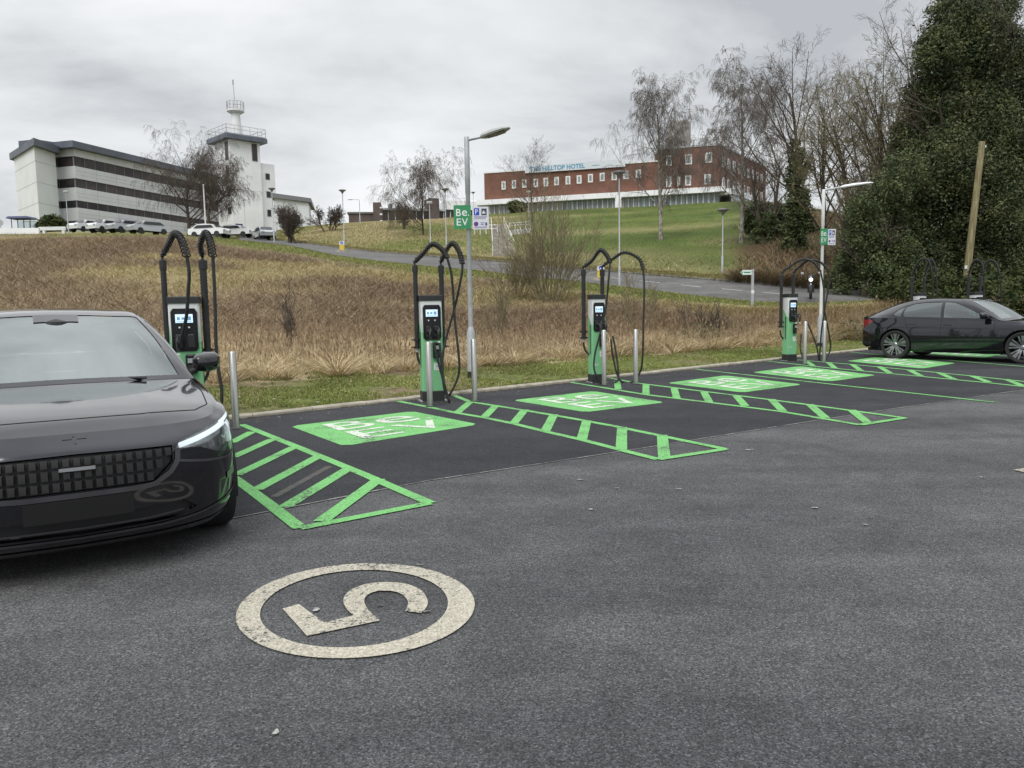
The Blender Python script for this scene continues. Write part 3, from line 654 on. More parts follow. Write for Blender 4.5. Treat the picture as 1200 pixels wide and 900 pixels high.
def leafcloud(name, blobs, dens, size, m, parent, gap=.35, flat=.8, seed=0):
    """leaf-sized faces clustered in sprays through the volume of ellipsoids (x,y,z,rx,ry,rz)"""
    VV = []
    for bi_, (bx, by, bz, rx, ry, rz) in enumerate(blobs):
        n = int(dens*(rx*ry*rz)**(2/3)); nc = max(6, n//14)
        c = rng.normal(0, 1, (nc, 3)); c /= np.linalg.norm(c, axis=1)[:, None]; rad = (.45+.62*rng.random(nc)**.6)
        c = c*rad[:, None]*np.array([rx, ry, rz]); c += np.array([bx, by, bz])
        k = rng.integers(0, nc, n); p = c[k]+rng.normal(0, 1, (n, 3))*np.array([.16, .16, .10])*min(rx, rz)*1.0
        VV.append(p)
    p = np.concatenate(VV); keep = vnoise(p[:, 0]+p[:, 2]*.7, p[:, 1]*.6+p[:, 2]*1.1, max(.5, size*5), seed+30) > gap*rng.random(len(p)); p = p[keep]; n = len(p)
    a = rng.normal(0, 1, (n, 3)); a[:, 2] *= flat; a /= np.linalg.norm(a, axis=1)[:, None]; b = np.cross(a, rng.normal(0, 1, (n, 3))); b /= np.linalg.norm(b, axis=1)[:, None]
    s = (size*(.5+rng.random(n)))[:, None]
    V = np.stack([p-a*s, p+b*s*.42, p+a*s, p-b*s*.42], 1).reshape(-1, 3)
    return npmesh(name, V, np.arange(n*4).reshape(-1, 4), m, parent)
def bare_tree(px, py, Y, top, style, label, name='bare_tree', cat='tree', rad=None, barkm=None, twigm=None, group=None, lean=(0, 0), sc=1., forks=1, base=None):
    b = P(px, py, Y); h = (ray(px, top)-ray(px, py))[2]*Y; gzz = gz(b[0], b[1]); b[2] = gzz
    h = P(px, top, Y)[2]-gzz
    e_ = empty(name, b, 0, label, cat, group); big, fine = Br(), Br(); r = rad or h*.014
    for k in range(forks):
        off = np.array([0, 0, -.2]) if forks == 1 else np.array([rng.normal(0, .3), rng.normal(0, .3), -.2]); d = np.array([lean[0], lean[1], 1.])+(rv(.12*forks) if forks > 1 else 0)
        grow(off, d, h*.93*(1 if forks == 1 else .7+.3*rng.random()), r, 0, style, big, fine)
    zm = max([it[0][:, 2].max() if isinstance(it[0], np.ndarray) else np.array(it[0])[:, 2].max() for B_ in (big, fine) for L_ in B_.L.values() for it in L_]); e_.scale = (h/zm,)*3
    big.build('trunk', barkm or m_bark, e_); fine.build('crown', twigm or m_twig, e_)
    return e_, h
bare_tree(221, 271, 88, 148, dict(S_WEEP, len=(.85, .54, .46, .8), start=(.15, .2, .15, .2)), 'large bare rounded tree left of the flagpole in front of the office building', rad=.34)
bare_tree(243, 273, 86, 168, S_WEEP, 'bare spreading tree between the office building and the white tower', rad=.24, lean=(.06, 0))
bare_tree(496, 275, 80, 170, dict(S_WEEP, start=(.10, .2, .15, .2), len=(1.15, .58, .46, .8), ang=(58, 45, 42, 40)), 'bare round-crowned weeping tree standing alone on the slope above the hill road', rad=.22)
bare_tree(624, 262, 105, 163, dict(S_TREE, len=(.75, .55, .5, .5), start=(.15, .15, .1, .1)), 'slender bare tree in front of the left end of the hotel', rad=.2)
bare_tree(774, 281, 68, 74, dict(S_BIRCH, len=(.50, .52, .50, .85)), 'tall bare silver birch on the lawn in front of the hotel', 'birch_tree', rad=.26, barkm=m_birch, twigm=m_twig_birch)
bare_tree(868, 288, 60, 54, dict(S_BIRCH, len=(.50, .52, .50, .85)), 'tall bare silver birch right of the short dish-head lamp, at the corner of the hotel', 'birch_tree', rad=.22, barkm=m_birch, twigm=m_twig_birch)
t_, h_ = bare_tree(933, 272, 52, 45, S_TREE, 'bare tree with an ivy-covered trunk right of the second birch', 'ivy_clad_tree', rad=.26)
leafcloud('ivy', [(rng.normal(0, .15), rng.normal(0, .15), z_, 1.0-.05*z_+.1*rng.random(), .9-.04*z_, .9) for z_ in np.arange(.5, 8.4, .7)], 1500, .13, m_ivy, t_, seed=1)
t_, h_ = bare_tree(897, 240, 58, 152, dict(S_TREE, n=(11, 6, 5, 3)), 'small dark many-branched tree with an ivy base beside the brick end of the hotel', 'ivy_clad_tree', rad=.22, forks=2)
leafcloud('ivy', [(rng.normal(0, .2), 0, z_, .9, .8, .7) for z_ in np.arange(.3, 2.6, .6)], 1300, .12, m_ivy, t_, seed=2)
bare_tree(965, 305, 46, 62, S_TREE, 'bare pale-twigged tree just right of the ivy-clad trunk', rad=.2, twigm=m_twig_olive)
bare_tree(1000, 318, 43, 70, S_TREE, 'bare olive-twigged tree behind the right-hand lamp post', rad=.22, twigm=m_twig_olive, forks=2)
bare_tree(1042, 322, 41, 40, S_TREE, 'bare olive-twigged tree at the left edge of the dark evergreen', rad=.22, twigm=m_twig_olive, forks=2)
bare_tree(1085, 320, 44, -45, S_TREE, 'tallest bare tree, rising behind the left shoulder of the dark evergreen', rad=.3)
bare_tree(1215, 325, 42, -40, S_TREE, 'bare tree rising behind the dark evergreen at the right edge', rad=.3)
bare_tree(343, 272, 76, 236, S_TREE, 'small bushy bare tree beside the low grey building', rad=.16, forks=4)
bare_tree(386, 266, 88, 238, S_TREE, 'low sprawling bare bush on the crest left of the dark brick block', 'bare_bush', 'bush', rad=.1, forks=4)
bare_tree(470, 262, 88, 236, S_TREE, 'small pollarded dark tree left of the round weeping tree', rad=.2, forks=2)
# leafless shrubs near the road
def shrub(px, py, Y, h, label, n=26, m=m_twig_olive, spread=.35, rad=.02):
    b = P(px, py, Y); b[2] = gz(b[0], b[1]); e_ = empty('leafless_shrub', b, 0, label, 'shrub', 'leafless shrubs on the rough grass'); f = Br()
    for k in range(n):
        a = rng.random()*6.28; s = spread*rng.random()**.5
        grow(np.array([math.cos(a)*s*.5, math.sin(a)*s*.5, -.1]), np.array([math.cos(a)*s, math.sin(a)*s, 1.]), h*(.6+.45*rng.random()), rad, 0, S_SHRUB, f, f)
    f.build('stems', m, e_); return e_
shrub(643, 352, 33, 3.6, 'largest leafless shrub, fan-shaped, between the first lamp post and the third charger', 34, spread=.75, rad=.025)
shrub(603, 350, 34, 1.9, 'smaller leafless shrub just left of the large fan-shaped one', 14, spread=.6)
shrub(345, 400, 20, 1.4, 'low wispy leafless shrub among the straw left of the second charger', 4, m=m_twig, rad=.010)
shrub(590, 385, 21, 1.7, 'thin leafless shrub in the straw right of the first lamp post', 4, m=m_twig_olive, rad=.010)
shrub(745, 372, 25, 1.9, 'spindly leafless shrub behind the third charger, right side', 4, m=m_twig_olive, rad=.010)
shrub(830, 372, 26, 1.2, 'low dense leafless shrub left of the fourth charger', 16, m=m_twig, spread=.8)
# evergreens on the right
def blobs_px(L, Y, base, dep=1.0):
    out = []
    for (px, py, r, *e2) in L:
        Yb = Y+(e2[0] if e2 else rng.normal(0, .8)); p = P(px, py, Yb)-base; rr = r*Yb/900; out.append((p[0], p[1], p[2], rr, rr*dep, rr))
    return out
def evergreen(name, px, py, Y, L, label, dens, size, m=m_ivyd, cat='tree', trunk=True, gap=.35, dep=.9, seed=3, trh=.8):
    b = P(px, py, Y); b[2] = gz(b[0], b[1]); e_ = empty(name, b, 0, label, cat); bl = blobs_px(L, Y, b, dep)
    if trunk:
        big, fine = Br(), Br(); top = max(q[2] for q in bl); grow(np.array([0, 0, -.3]), np.array([0, 0, 1.]), top*trh, .32, 0, dict(S_TREE, max=3, n=(16, 8, 6), len=(.42, .55, .5, .5)), big, fine)
        big.build('trunk', m_bark, e_); fine.build('branches', m_twig, e_)
    leafcloud('crown', bl, dens, size, m, e_, gap=gap, seed=seed); return e_
evergreen('evergreen_tree', 1132, 345, 38.5, [(1135, -12, 26), (1122, 22, 30), (1158, 18, 30), (1140, 55, 38), (1100, 62, 26), (1180, 60, 26), (1120, 95, 38), (1160, 100, 42), (1092, 120, 30), (1190, 130, 30), (1130, 140, 42), (1085, 165, 34), (1160, 175, 44),
   (1115, 200, 46), (1080, 225, 34), (1190, 205, 34), (1150, 240, 46), (1100, 262, 44), (1065, 275, 30), (1140, 295, 40), (1180, 280, 34), (1075, 315, 34), (1110, 325, 32), (1155, 330, 30)],
   'tall dark ivy-smothered evergreen towering over the right-hand car', 10500, .07, gap=.85)
evergreen('evergreen_shrub', 1015, 345, 36.5, [(1040, 225, 24), (1015, 245, 22), (1040, 262, 28), (1012, 278, 24), (1025, 298, 28), (1050, 300, 26), (1002, 312, 22), (1035, 328, 24), (985, 330, 16), (1060, 330, 24), (1060, 200, 24)],
   'dark evergreen shrub right behind the second lamp post', 8000, .062, m=m_ivy, cat='shrub', gap=.8, seed=5)
evergreen('evergreen_tree', 1235, 345, 39, [(1215, 190, 34), (1240, 230, 44), (1195, 250, 26), (1225, 280, 40), (1190, 305, 28), (1250, 310, 40), (1180, 325, 22), (1215, 335, 30), (1290, 260, 50), (1300, 320, 50)],
   'dark green ivy-covered tree at the right edge, beyond the wooden pole', 6500, .07, m=m_ivy, gap=.8, seed=7)
evergreen('evergreen_shrub', 1050, 350, 33, [(1050, 345, 20), (1085, 346, 22), (1125, 345, 24), (1165, 345, 24), (1200, 345, 24)], 'low dark undergrowth along the foot of the trees behind the right-hand car', 3000, .1, m=m_bush, cat='hedge', trunk=False, gap=.6, seed=9)
evergreen('hillside_bush', 905, 262, 62, [(890, 258, 18), (915, 262, 20), (935, 268, 18), (905, 275, 16)], 'ivy-green bushes on the slope below the dark tree by the hotel', 2600, .16, m=m_ivy, cat='bush', trunk=False, gap=.5, seed=11)
evergreen('round_bush', 62, 272, 92, [(62, 264, 11), (52, 266, 8), (72, 266, 8)], 'rounded dark green bush in front of the white stair block', 5000, .16, m=m_bush, cat='bush', trunk=False, seed=12)
evergreen('evergreen_bush', 600, 250, 140, [(603, 243, 7), (609, 244, 7)], 'small dark round bush under the white band at the hotel steps', 4000, .2, m=m_ivyd, cat='bush', trunk=False, seed=13)
for a in ((1003, 338, 40, 195, 'bushy bare thicket tree with olive twigs directly behind the second lamp post lantern'), (1040, 338, 41, 120, 'bare olive-twigged tree tangled into the left side of the dark evergreen')):
    bare_tree(a[0], a[1], a[2], a[3], dict(S_TREE, start=(.12, .15, .1, .1), n=(12, 7, 5, 4)), a[4], rad=.12, twigm=m_twig_olive, forks=2)
# tangle of bramble by the kerb on the right
for px, py, Y, r, lb in ((850, 385, 26, 1.0, 'green-brown bramble clump left of the fourth charger'), (815, 392, 24, .8, 'smaller bramble clump nearer the third charger'), (1003, 372, 27, .8, 'pale bramble clump between the second lamp post and the right-hand car')):
    b = P(px, py, Y); b[2] = gz(b[0], b[1]); e_ = empty('bramble', b, 0, lb, 'bramble', 'bramble clumps on the rough grass'); f = Br()
    for k in range(60): grow(np.array([rng.normal(0, r*.5), rng.normal(0, r*.4), -.05]), np.array([rng.normal(0, .6), rng.normal(0, .6), 1.]), .5+.5*rng.random(), .008, 1, dict(S_SHRUB, max=2, trop=(0, -.12, -.1)), f, f)
    f.build('stems', m_twig_olive, e_); leafcloud('leaves', [(0, 0, .3, r*1.2, r, .35)], 1300, .04, m_bush, e_, seed=14)
# ------------------------------------------------------------------ street furniture
m_black = mat('black_plastic', (.018, .018, .02), .45, var=.25); m_cap = mat('charcoal_cap', (.022, .024, .026), .5, var=.2)
m_chg = mat('charger_green', (.19, .47, .24), .42, var=.05, scale=2); m_chw = mat('charger_white', (.66, .68, .69), .4, var=.04)
m_panel = mat('panel_black', (.012, .012, .015), .22, var=.2); m_screen = mat('screen_lit', (.4, .5, .6), .3, emis=(.50, .68, .85), es=.75)
m_screen2 = mat('screen_content', (.1, .2, .3), .3, emis=(.16, .30, .45), es=.5); m_steel = mat('brushed_steel', (.46, .46, .44), .34, metal=.9, var=.08, scale=30, stretch=(1, 1, .05))
m_galv = mat('galvanised_steel', (.42, .44, .46), .5, metal=.35, var=.1, scale=9); m_white_p = mat('white_painted', (.70, .71, .71), .5, var=.07, scale=2)
m_rubber = mat('cable_rubber', (.022, .024, .024), .6, var=.3, scale=8); m_sticker = mat('sticker_white', (.7, .72, .72), .5)
m_led = mat('blue_led', (.02, .03, .3), .4, emis=(.1, .2, 1), es=.8)
CH_N = np.array([.3, -.954, 0]); CH_R = np.array([.954, .3, 0])
def arclen(p): return np.concatenate([[0], np.cumsum(np.linalg.norm(np.diff(p, axis=0), axis=1))])
def resample(p, n):
    s = arclen(p); t = np.linspace(0, s[-1], n); return np.stack([np.interp(t, s, p[:, k]) for k in range(3)], 1)
def cabinet(e_, second=True, k=1.):
    before = set(bpy.data.objects)
    _cab(e_, second)
    for o in set(bpy.data.objects)-before:
        if o.parent == e_: o.scale = (k, .85, 1)
def _cab(e_, second=True):
    # plinth, green lower shell, white upper shell, cap
    MB().box(-.20, .20, -.14, .14, 0, .17, bev=.012).obj('plinth', m_cap, e_, 30)
    mb = MB(); n = 12
    def shell(z0, z1, w0, w1, cut0=None):
        v = []
        for z, w_ in ((z0, w0), (z1, w1)):
            for x, y in ((-w_+.02, -.13), (w_-.02, -.13), (w_, -.11), (w_, .12), (w_-.01, .13), (-w_+.01, .13), (-w_, .12), (-w_, -.11)): v.append((x, y, z))
        return v
    f = [tuple(range(8))[::-1], tuple(range(8, 16))]+[(i, (i+1) % 8, 8+(i+1) % 8, 8+i) for i in range(8)]
    lo = MB().add(shell(.17, 1.10, .195, .19), f).obj('lower_shell', m_chg, e_, 30)
    MB().add(shell(1.1005, 1.61, .19, .188), f).obj('upper_shell', m_chw, e_, 30)
    MB().box(-.2, .2, -.145, .14, 1.61, 1.70, bev=.012).obj('cap', m_cap, e_, 30)
    # green flash rising on the white side
    MB().add([(-.1915, -.10, 1.10), (-.1915, .12, 1.10), (-.1905, .12, 1.32)], [(0, 1, 2)]).add([(-.189, -.1312, 1.10), (-.167, -.1312, 1.10), (-.187, -.1312, 1.36)], [(0, 1, 2)]).add([(.189, -.1312, 1.10), (.167, -.1312, 1.10), (.187, -.1312, 1.36)], [(0, 1, 2)]).obj('green_flash', m_chg, e_)
    # recessed black panel with chamfered corners
    pn = [(-.16, 1.03), (-.13, .99), (.13, .99), (.16, 1.03), (.16, 1.50), (.13, 1.545), (-.13, 1.545), (-.16, 1.50)]
    mb = MB(); v = [(x, -.131, z) for x, z in pn]+[(x, -.150, z) for x, z in pn]+[(x*.92, -.152, 1.267+(z-1.267)*.95) for x, z in pn]+[(x*.90, -.138, 1.267+(z-1.267)*.94) for x, z in pn]
    f = [(k*8+i, k*8+(i+1) % 8, (k+1)*8+(i+1) % 8, (k+1)*8+i) for k in range(3) for i in range(8)]+[tuple(range(24, 32))]
    mb.add(v, f); pa = mb.obj('panel', m_panel, e_, 30)
    mb = MB(); mb.box(-.105, .105, -.145, -.137, 1.36, 1.47)
    s_ = mb.obj('screen', m_screen, pa); mb = MB()
    for x0, x1, z0, z1 in ((-.085, -.05, 1.395, 1.435), (-.03, .012, 1.40, 1.43), (.035, .085, 1.39, 1.44), (-.09, .09, 1.372, 1.378)): mb.box(x0, x1, -.1465, -.1452, z0, z1)
    mb.obj('screen_content', m_screen2, s_)
    mb = MB()
    for x in (-.06, .055): mb.lathe([(.012, -.150), (.012, -.137)], (x, 0, 1.30), 12, axis='y')
    mb.obj('button', m_sticker, pa)
    mb = MB()
    for x in (-.075, .075): mb.box(x-.045, x+.045, -.165, -.137, 1.04, 1.21, bev=.01)
    mb.obj('connector_holder', m_black, pa, 30)
    # payment terminal, sticker, side slot, logo
    if second:
        t_ = MB().box(-.005, .125, -.215, -.13, .70, .95, bev=.02).obj('payment_terminal', m_panel, e_, 30)
        MB().box(.02, .10, -.2185, -.2155, .84, .90).obj('display', m_galv, t_); MB().box(.025, .095, -.2185, -.2155, .74, .81).obj('keypad', m_cap, t_)
    st = MB().box(.02, .12, -.1345, -.1312, .50, .62).obj('sticker', m_sticker, e_)
    mb = MB(); mb.box(.045, .095, -.1362, -.1347, .545, .58)
    for z in (.515, .525, .597, .607): mb.box(.03, .11, -.1362, -.1347, z, z+.004)
    mb.obj('print', m_galv, st)
    mb = MB()
    for s in (-1, 1): mb.box(s*.196-.004, s*.196+.004, -.03, .0, .55, 1.12)
    mb.obj('side_slot', m_cap, e_)
    mb = MB(); put_text(mb, 'Be.EV', lambda a, b: (-.13+.12*a, -.1335, .33+.05*b)); mb.obj('logo', m_chw, e_)
    mb = MB(); mb.box(-.24, -.2, -.16, .16, .0, .012); mb.box(.2, .24, -.16, .16, .0, .012); mb.obj('base_plate', m_galv, e_)
def gun(e_, x, out, z=1.13):
    """charging connector seated in its holder, grip loop pointing forward"""
    mb = MB(); q = np.array([(x, -.15, z), (x, -.20, z+.01), (x, -.27, z-.005), (x, -.31, z-.06), (x, -.315, z-.13)])
    mb.tube(cr(q, 4), np.interp(np.linspace(0, 1, 17), [0, .25, .5, 1], [.038, .034, .022, .018]), 10)
    lp = np.array([(x, -.20, z+.035), (x, -.28, z+.055), (x, -.345, z+.01), (x, -.335, z-.06), (x, -.315, z-.1)])*np.array([1, 1, 1])
    mb.tube(cr(lp, 4), .012, 8); return mb.obj('connector', m_black, e_, 40)
def charger(px, py, label, hoses, k=1., xs=(-.24, .24), lift=0.):
    g = G(px, py); org = g-CH_N*.14; org[2] = lift
    e_ = empty('ev_charger', org, math.atan2(.3, .954), label, 'EV charger', 'EV chargers along the kerb'); cabinet(e_, k=k)
    def loc(p): d = p-org; return np.array([d@CH_R, -(d@CH_N), d[2]])
    def LP(px, py, f):
        d = ray(px, py); c = np.array([0, 0, H]); s = ((org-c)@CH_N+f)/(d@CH_N); return loc(c+d*s)
    for side, (pts, rp, rc, gunx) in enumerate(hoses):
        x = xs[side]; yb = .08
        # support tube with corrugated sleeve
        mb = MB(); prof = []
        for i in range(58): z = .86+i*.0215; prof.append((rp*(1.0 if i % 2 else .9), z))
        mb.lathe(prof, (x, yb, 0), 14); mb.lathe([(rp*1.2, 2.06), (rp*1.2, 2.17), (rp*.6, 2.19)], (x, yb, 0), 14)
        tb = mb.obj('support_tube', m_black, e_, 30)
        mb = MB()
        for z in (.86, .98):
            sx = 1 if x > 0 else -1
            mb.box(min(x-sx*.08, x+sx*.09), max(x-sx*.08, x+sx*.09), yb-.02, yb+.02, z, z+.02); mb.lathe([(rp*1.35, z-.01), (rp*1.35, z+.03)], (x, yb, 0), 14)
        mb.obj('bracket', m_black, tb, 30)
        # feed cable from tube foot into the cabinet
        sx = 1 if x > 0 else -1
        MB().tube(cr([(x, yb, .87), (x, yb+.01, .74), (x*.85, yb+.01, .62), (x-sx*.1, yb-.02, .54)], 5), .02, 8).obj('feed_cable', m_rubber, e_, 40)
        MB().lathe([(.026, .79), (.026, .86)], (x, yb, 0), 10).obj('gland', m_galv, tb)
        P3 = []
        for i, p in enumerate(pts):
            if isinstance(p, tuple) and len(p) == 3 and p[2] is not None: P3.append(LP(*p)); continue
        P3 = np.array(P3); neck = np.array([x, yb, 2.17])
        arch = np.concatenate([[neck, neck+(0, 0, .06)], P3[:4]]); arch = resample(cr(arch, 8), 46)
        MB().tube(arch, .022, 9).obj('hose_arm', m_rubber, e_, 60)
        # guide spring wound round the arch
        t = np.gradient(arch, axis=0); t /= np.linalg.norm(t, axis=1)[:, None]; u1 = np.cross(t, CH_LOC); u1 /= np.linalg.norm(u1, axis=1)[:, None]; u2 = np.cross(t, u1)
        nn = 560; ii = np.linspace(3, 45, nn); w_ = lambda A: np.stack([np.interp(ii, np.arange(46), A[:, k]) for k in range(3)], 1)
        ph = np.linspace(0, 2*math.pi*20, nn); rad = np.interp(ii, [0, 15, 45], [.030, .034, .046 if k > .95 else .036])
        MB().tube(w_(arch)+(w_(u1)*np.cos(ph)[:, None]+w_(u2)*np.sin(ph)[:, None])*rad[:, None], .0085, 5).obj('spring', m_black, e_, 80)
        MB().lathe([(.034, 0), (.034, .05)], tuple(arch[6]-(0, 0, .02)), 10).obj('clamp', m_black, e_)
        MB().tube(resample(cr(P3[3:], 6), 70), rc, 8).obj('cable', m_rubber, e_, 60)
        if gunx is not None: gun(e_, gunx*k, 0)
    if any(h[3] is not None for h in hoses):
        mb = MB()
        for h in hoses:
            if h[3] is not None: mb.lathe([(.022, 0), (.022, .018)], (h[3]*k, -.315, .955), 10)
        mb.obj('cable_tie', m_sticker, e_)
    return e_
CH_LOC = np.array([1., .1, 0])
def HP(pts, fs): return [(p[0], p[1], f) for p, f in zip(pts, fs)]
AF = [.08, .3, .52, .68]
c1L = HP([(197, 287), (204, 274), (212, 279.5), (219, 300.5), (221.7, 320.5), (220.5, 343), (218.4, 371), (213, 395), (211, 408)], AF+[.66, .6, .5, .36, .3])
c1R = HP([(234.5, 287), (240.5, 273), (246, 282), (249.4, 300.5), (251, 331), (252, 356), (254, 418), (259.7, 456), (259.5, 480), (262, 499)], AF+[.66, .64, .6, .6, .6, .6])
c2L = HP([(494, 299), (506.5, 286), (518.7, 293), (524, 302), (528.5, 319), (531, 343), (533, 375), (538, 421), (537, 441), (528.5, 460), (524, 464), (520, 452), (516.5, 417), (515, 402)], AF+[.66, .6, .55, .5, .45, .4, .35, .33, .32, .315])
c2R = HP([(521, 297), (529.7, 285), (538, 294.5), (542, 309), (540.7, 324), (533, 360), (524, 392), (518.7, 417), (520, 446), (526, 469), (527.5, 473), (522, 455), (512, 418), (509, 402)], AF+[.66, .5, .4, .4, .42, .45, .42, .36, .33, .315])
c3L = HP([(693, 306), (703, 293), (711, 299), (715, 308), (713, 330), (710, 360), (704, 388), (697, 416), (697, 436), (708, 452.5), (721, 448), (725, 440), (721, 408), (718, 394)], AF+[.66, .55, .45, .4, .4, .42, .42, .38, .33, .315])
c3R = HP([(717, 304), (732, 295.5), (749, 303), (754, 316), (755, 340), (754, 380), (753, 420), (749, 438), (737, 449), (725, 443), (718, 416), (716, 398)], AF+[.66, .62, .58, .5, .42, .38, .33, .315])
c4L = HP([(927, 311.5), (940, 304), (953.5, 307), (961.7, 318), (965.5, 340), (966, 362), (971.5, 392), (973, 409), (965.5, 423), (952, 425.5), (943, 422), (938, 409), (939, 391)], AF+[.66, .62, .55, .5, .5, .5, .46, .38, .315])
c4R = HP([(938, 311.5), (946, 305.5), (959.5, 306), (970, 315), (971.5, 332), (967.7, 355), (963, 385), (961, 410), (960, 423), (957, 406), (950.5, 388), (945, 376)], AF+[.66, .6, .55, .5, .45, .4, .34, .315])
charger(223, 500, 'green and white EV charger with two hose arms behind the black car at left', [(c1L, .038, .021, -.07), (c1R, .047, .021, None)], 1.0, (-.235, .25))
charger(509, 470.5, 'green and white EV charger with crossing cables nearest the first lamp post', [(c2L, .038, .019, .075), (c2R, .042, .019, -.075)], .9, (-.21, .215))
charger(703, 448.7, 'green and white EV charger with one hose arching far out to the right', [(c3L, .042, .019, -.075), (c3R, .042, .019, .075)], .72, (-.235, .16))
charger(929, 423, 'green and white EV charger seen from its side, beside the second lamp post', [(c4L, .042, .019, -.075), (c4R, .042, .019, .075)], .72, (-.215, .14))
def hosegen(px0, px1, top, Y0, wdt):
    pass
def bgcharger(px, py, lab, hs):
    c = charger(px, py, lab, hs); return c
b5L = HP([(1073, 312), (1080, 304), (1088, 305), (1092, 316), (1093, 340), (1093, 375), (1094, 395)], AF+[.6, .5, .5])
b5R = HP([(1087, 311), (1091, 304), (1095, 308), (1097, 318), (1098, 345), (1097, 375), (1096, 395)], AF+[.6, .5, .5])
b6L = HP([(1138, 312), (1143, 305), (1150, 307), (1153, 318), (1153, 345), (1153, 375), (1154, 395)], AF+[.6, .5, .5])
b6R = HP([(1154, 310), (1161, 305), (1168, 309), (1172, 322), (1173, 345), (1173, 375), (1172, 395)], AF+[.6, .5, .5])
charger(1080, 408, 'EV charger half hidden behind the right-hand car, left of the wooden pole', [(b5L, .045, .02, None), (b5R, .045, .02, None)], .8)
charger(1146, 407, 'EV charger half hidden behind the right-hand car, right of the wooden pole', [(b6L, .045, .02, None), (b6R, .045, .02, None)], .8)

def bollard(px, pb, pt, label):
    g = G(px, pb); h = P(px, pt, g[1])[2]; e_ = empty('bollard', g, 0, label, 'bollard', 'stainless bollards guarding the chargers')
    MB().lathe([(.044, 0), (.044, h-.012), (.036, h)], (0, 0, 0), 20).obj('post', m_steel, e_, 40)
    MB().lathe([(.075, 0), (.075, .012), (.05, .02)], (0, 0, 0), 20).obj('base', m_cap, e_, 40)
for a in ((277, 503, 412, 'steel bollard beside the headlight of the left-hand car'), (504, 477, 400.6, 'steel bollard directly in front of the second charger'), (556.4, 470.6, 397.5, 'steel bollard right of the second charger, at the foot of the first lamp post'),
          (708, 451.7, 386.7, 'steel bollard directly in front of the third charger'), (745, 450.7, 386, 'steel bollard right of the third charger, in front of its hanging cable'),
          (943, 427, 376.7, 'steel bollard directly in front of the fourth charger'), (965.5, 424, 376, 'steel bollard right of the fourth charger, at the foot of the second lamp post')): bollard(*a)

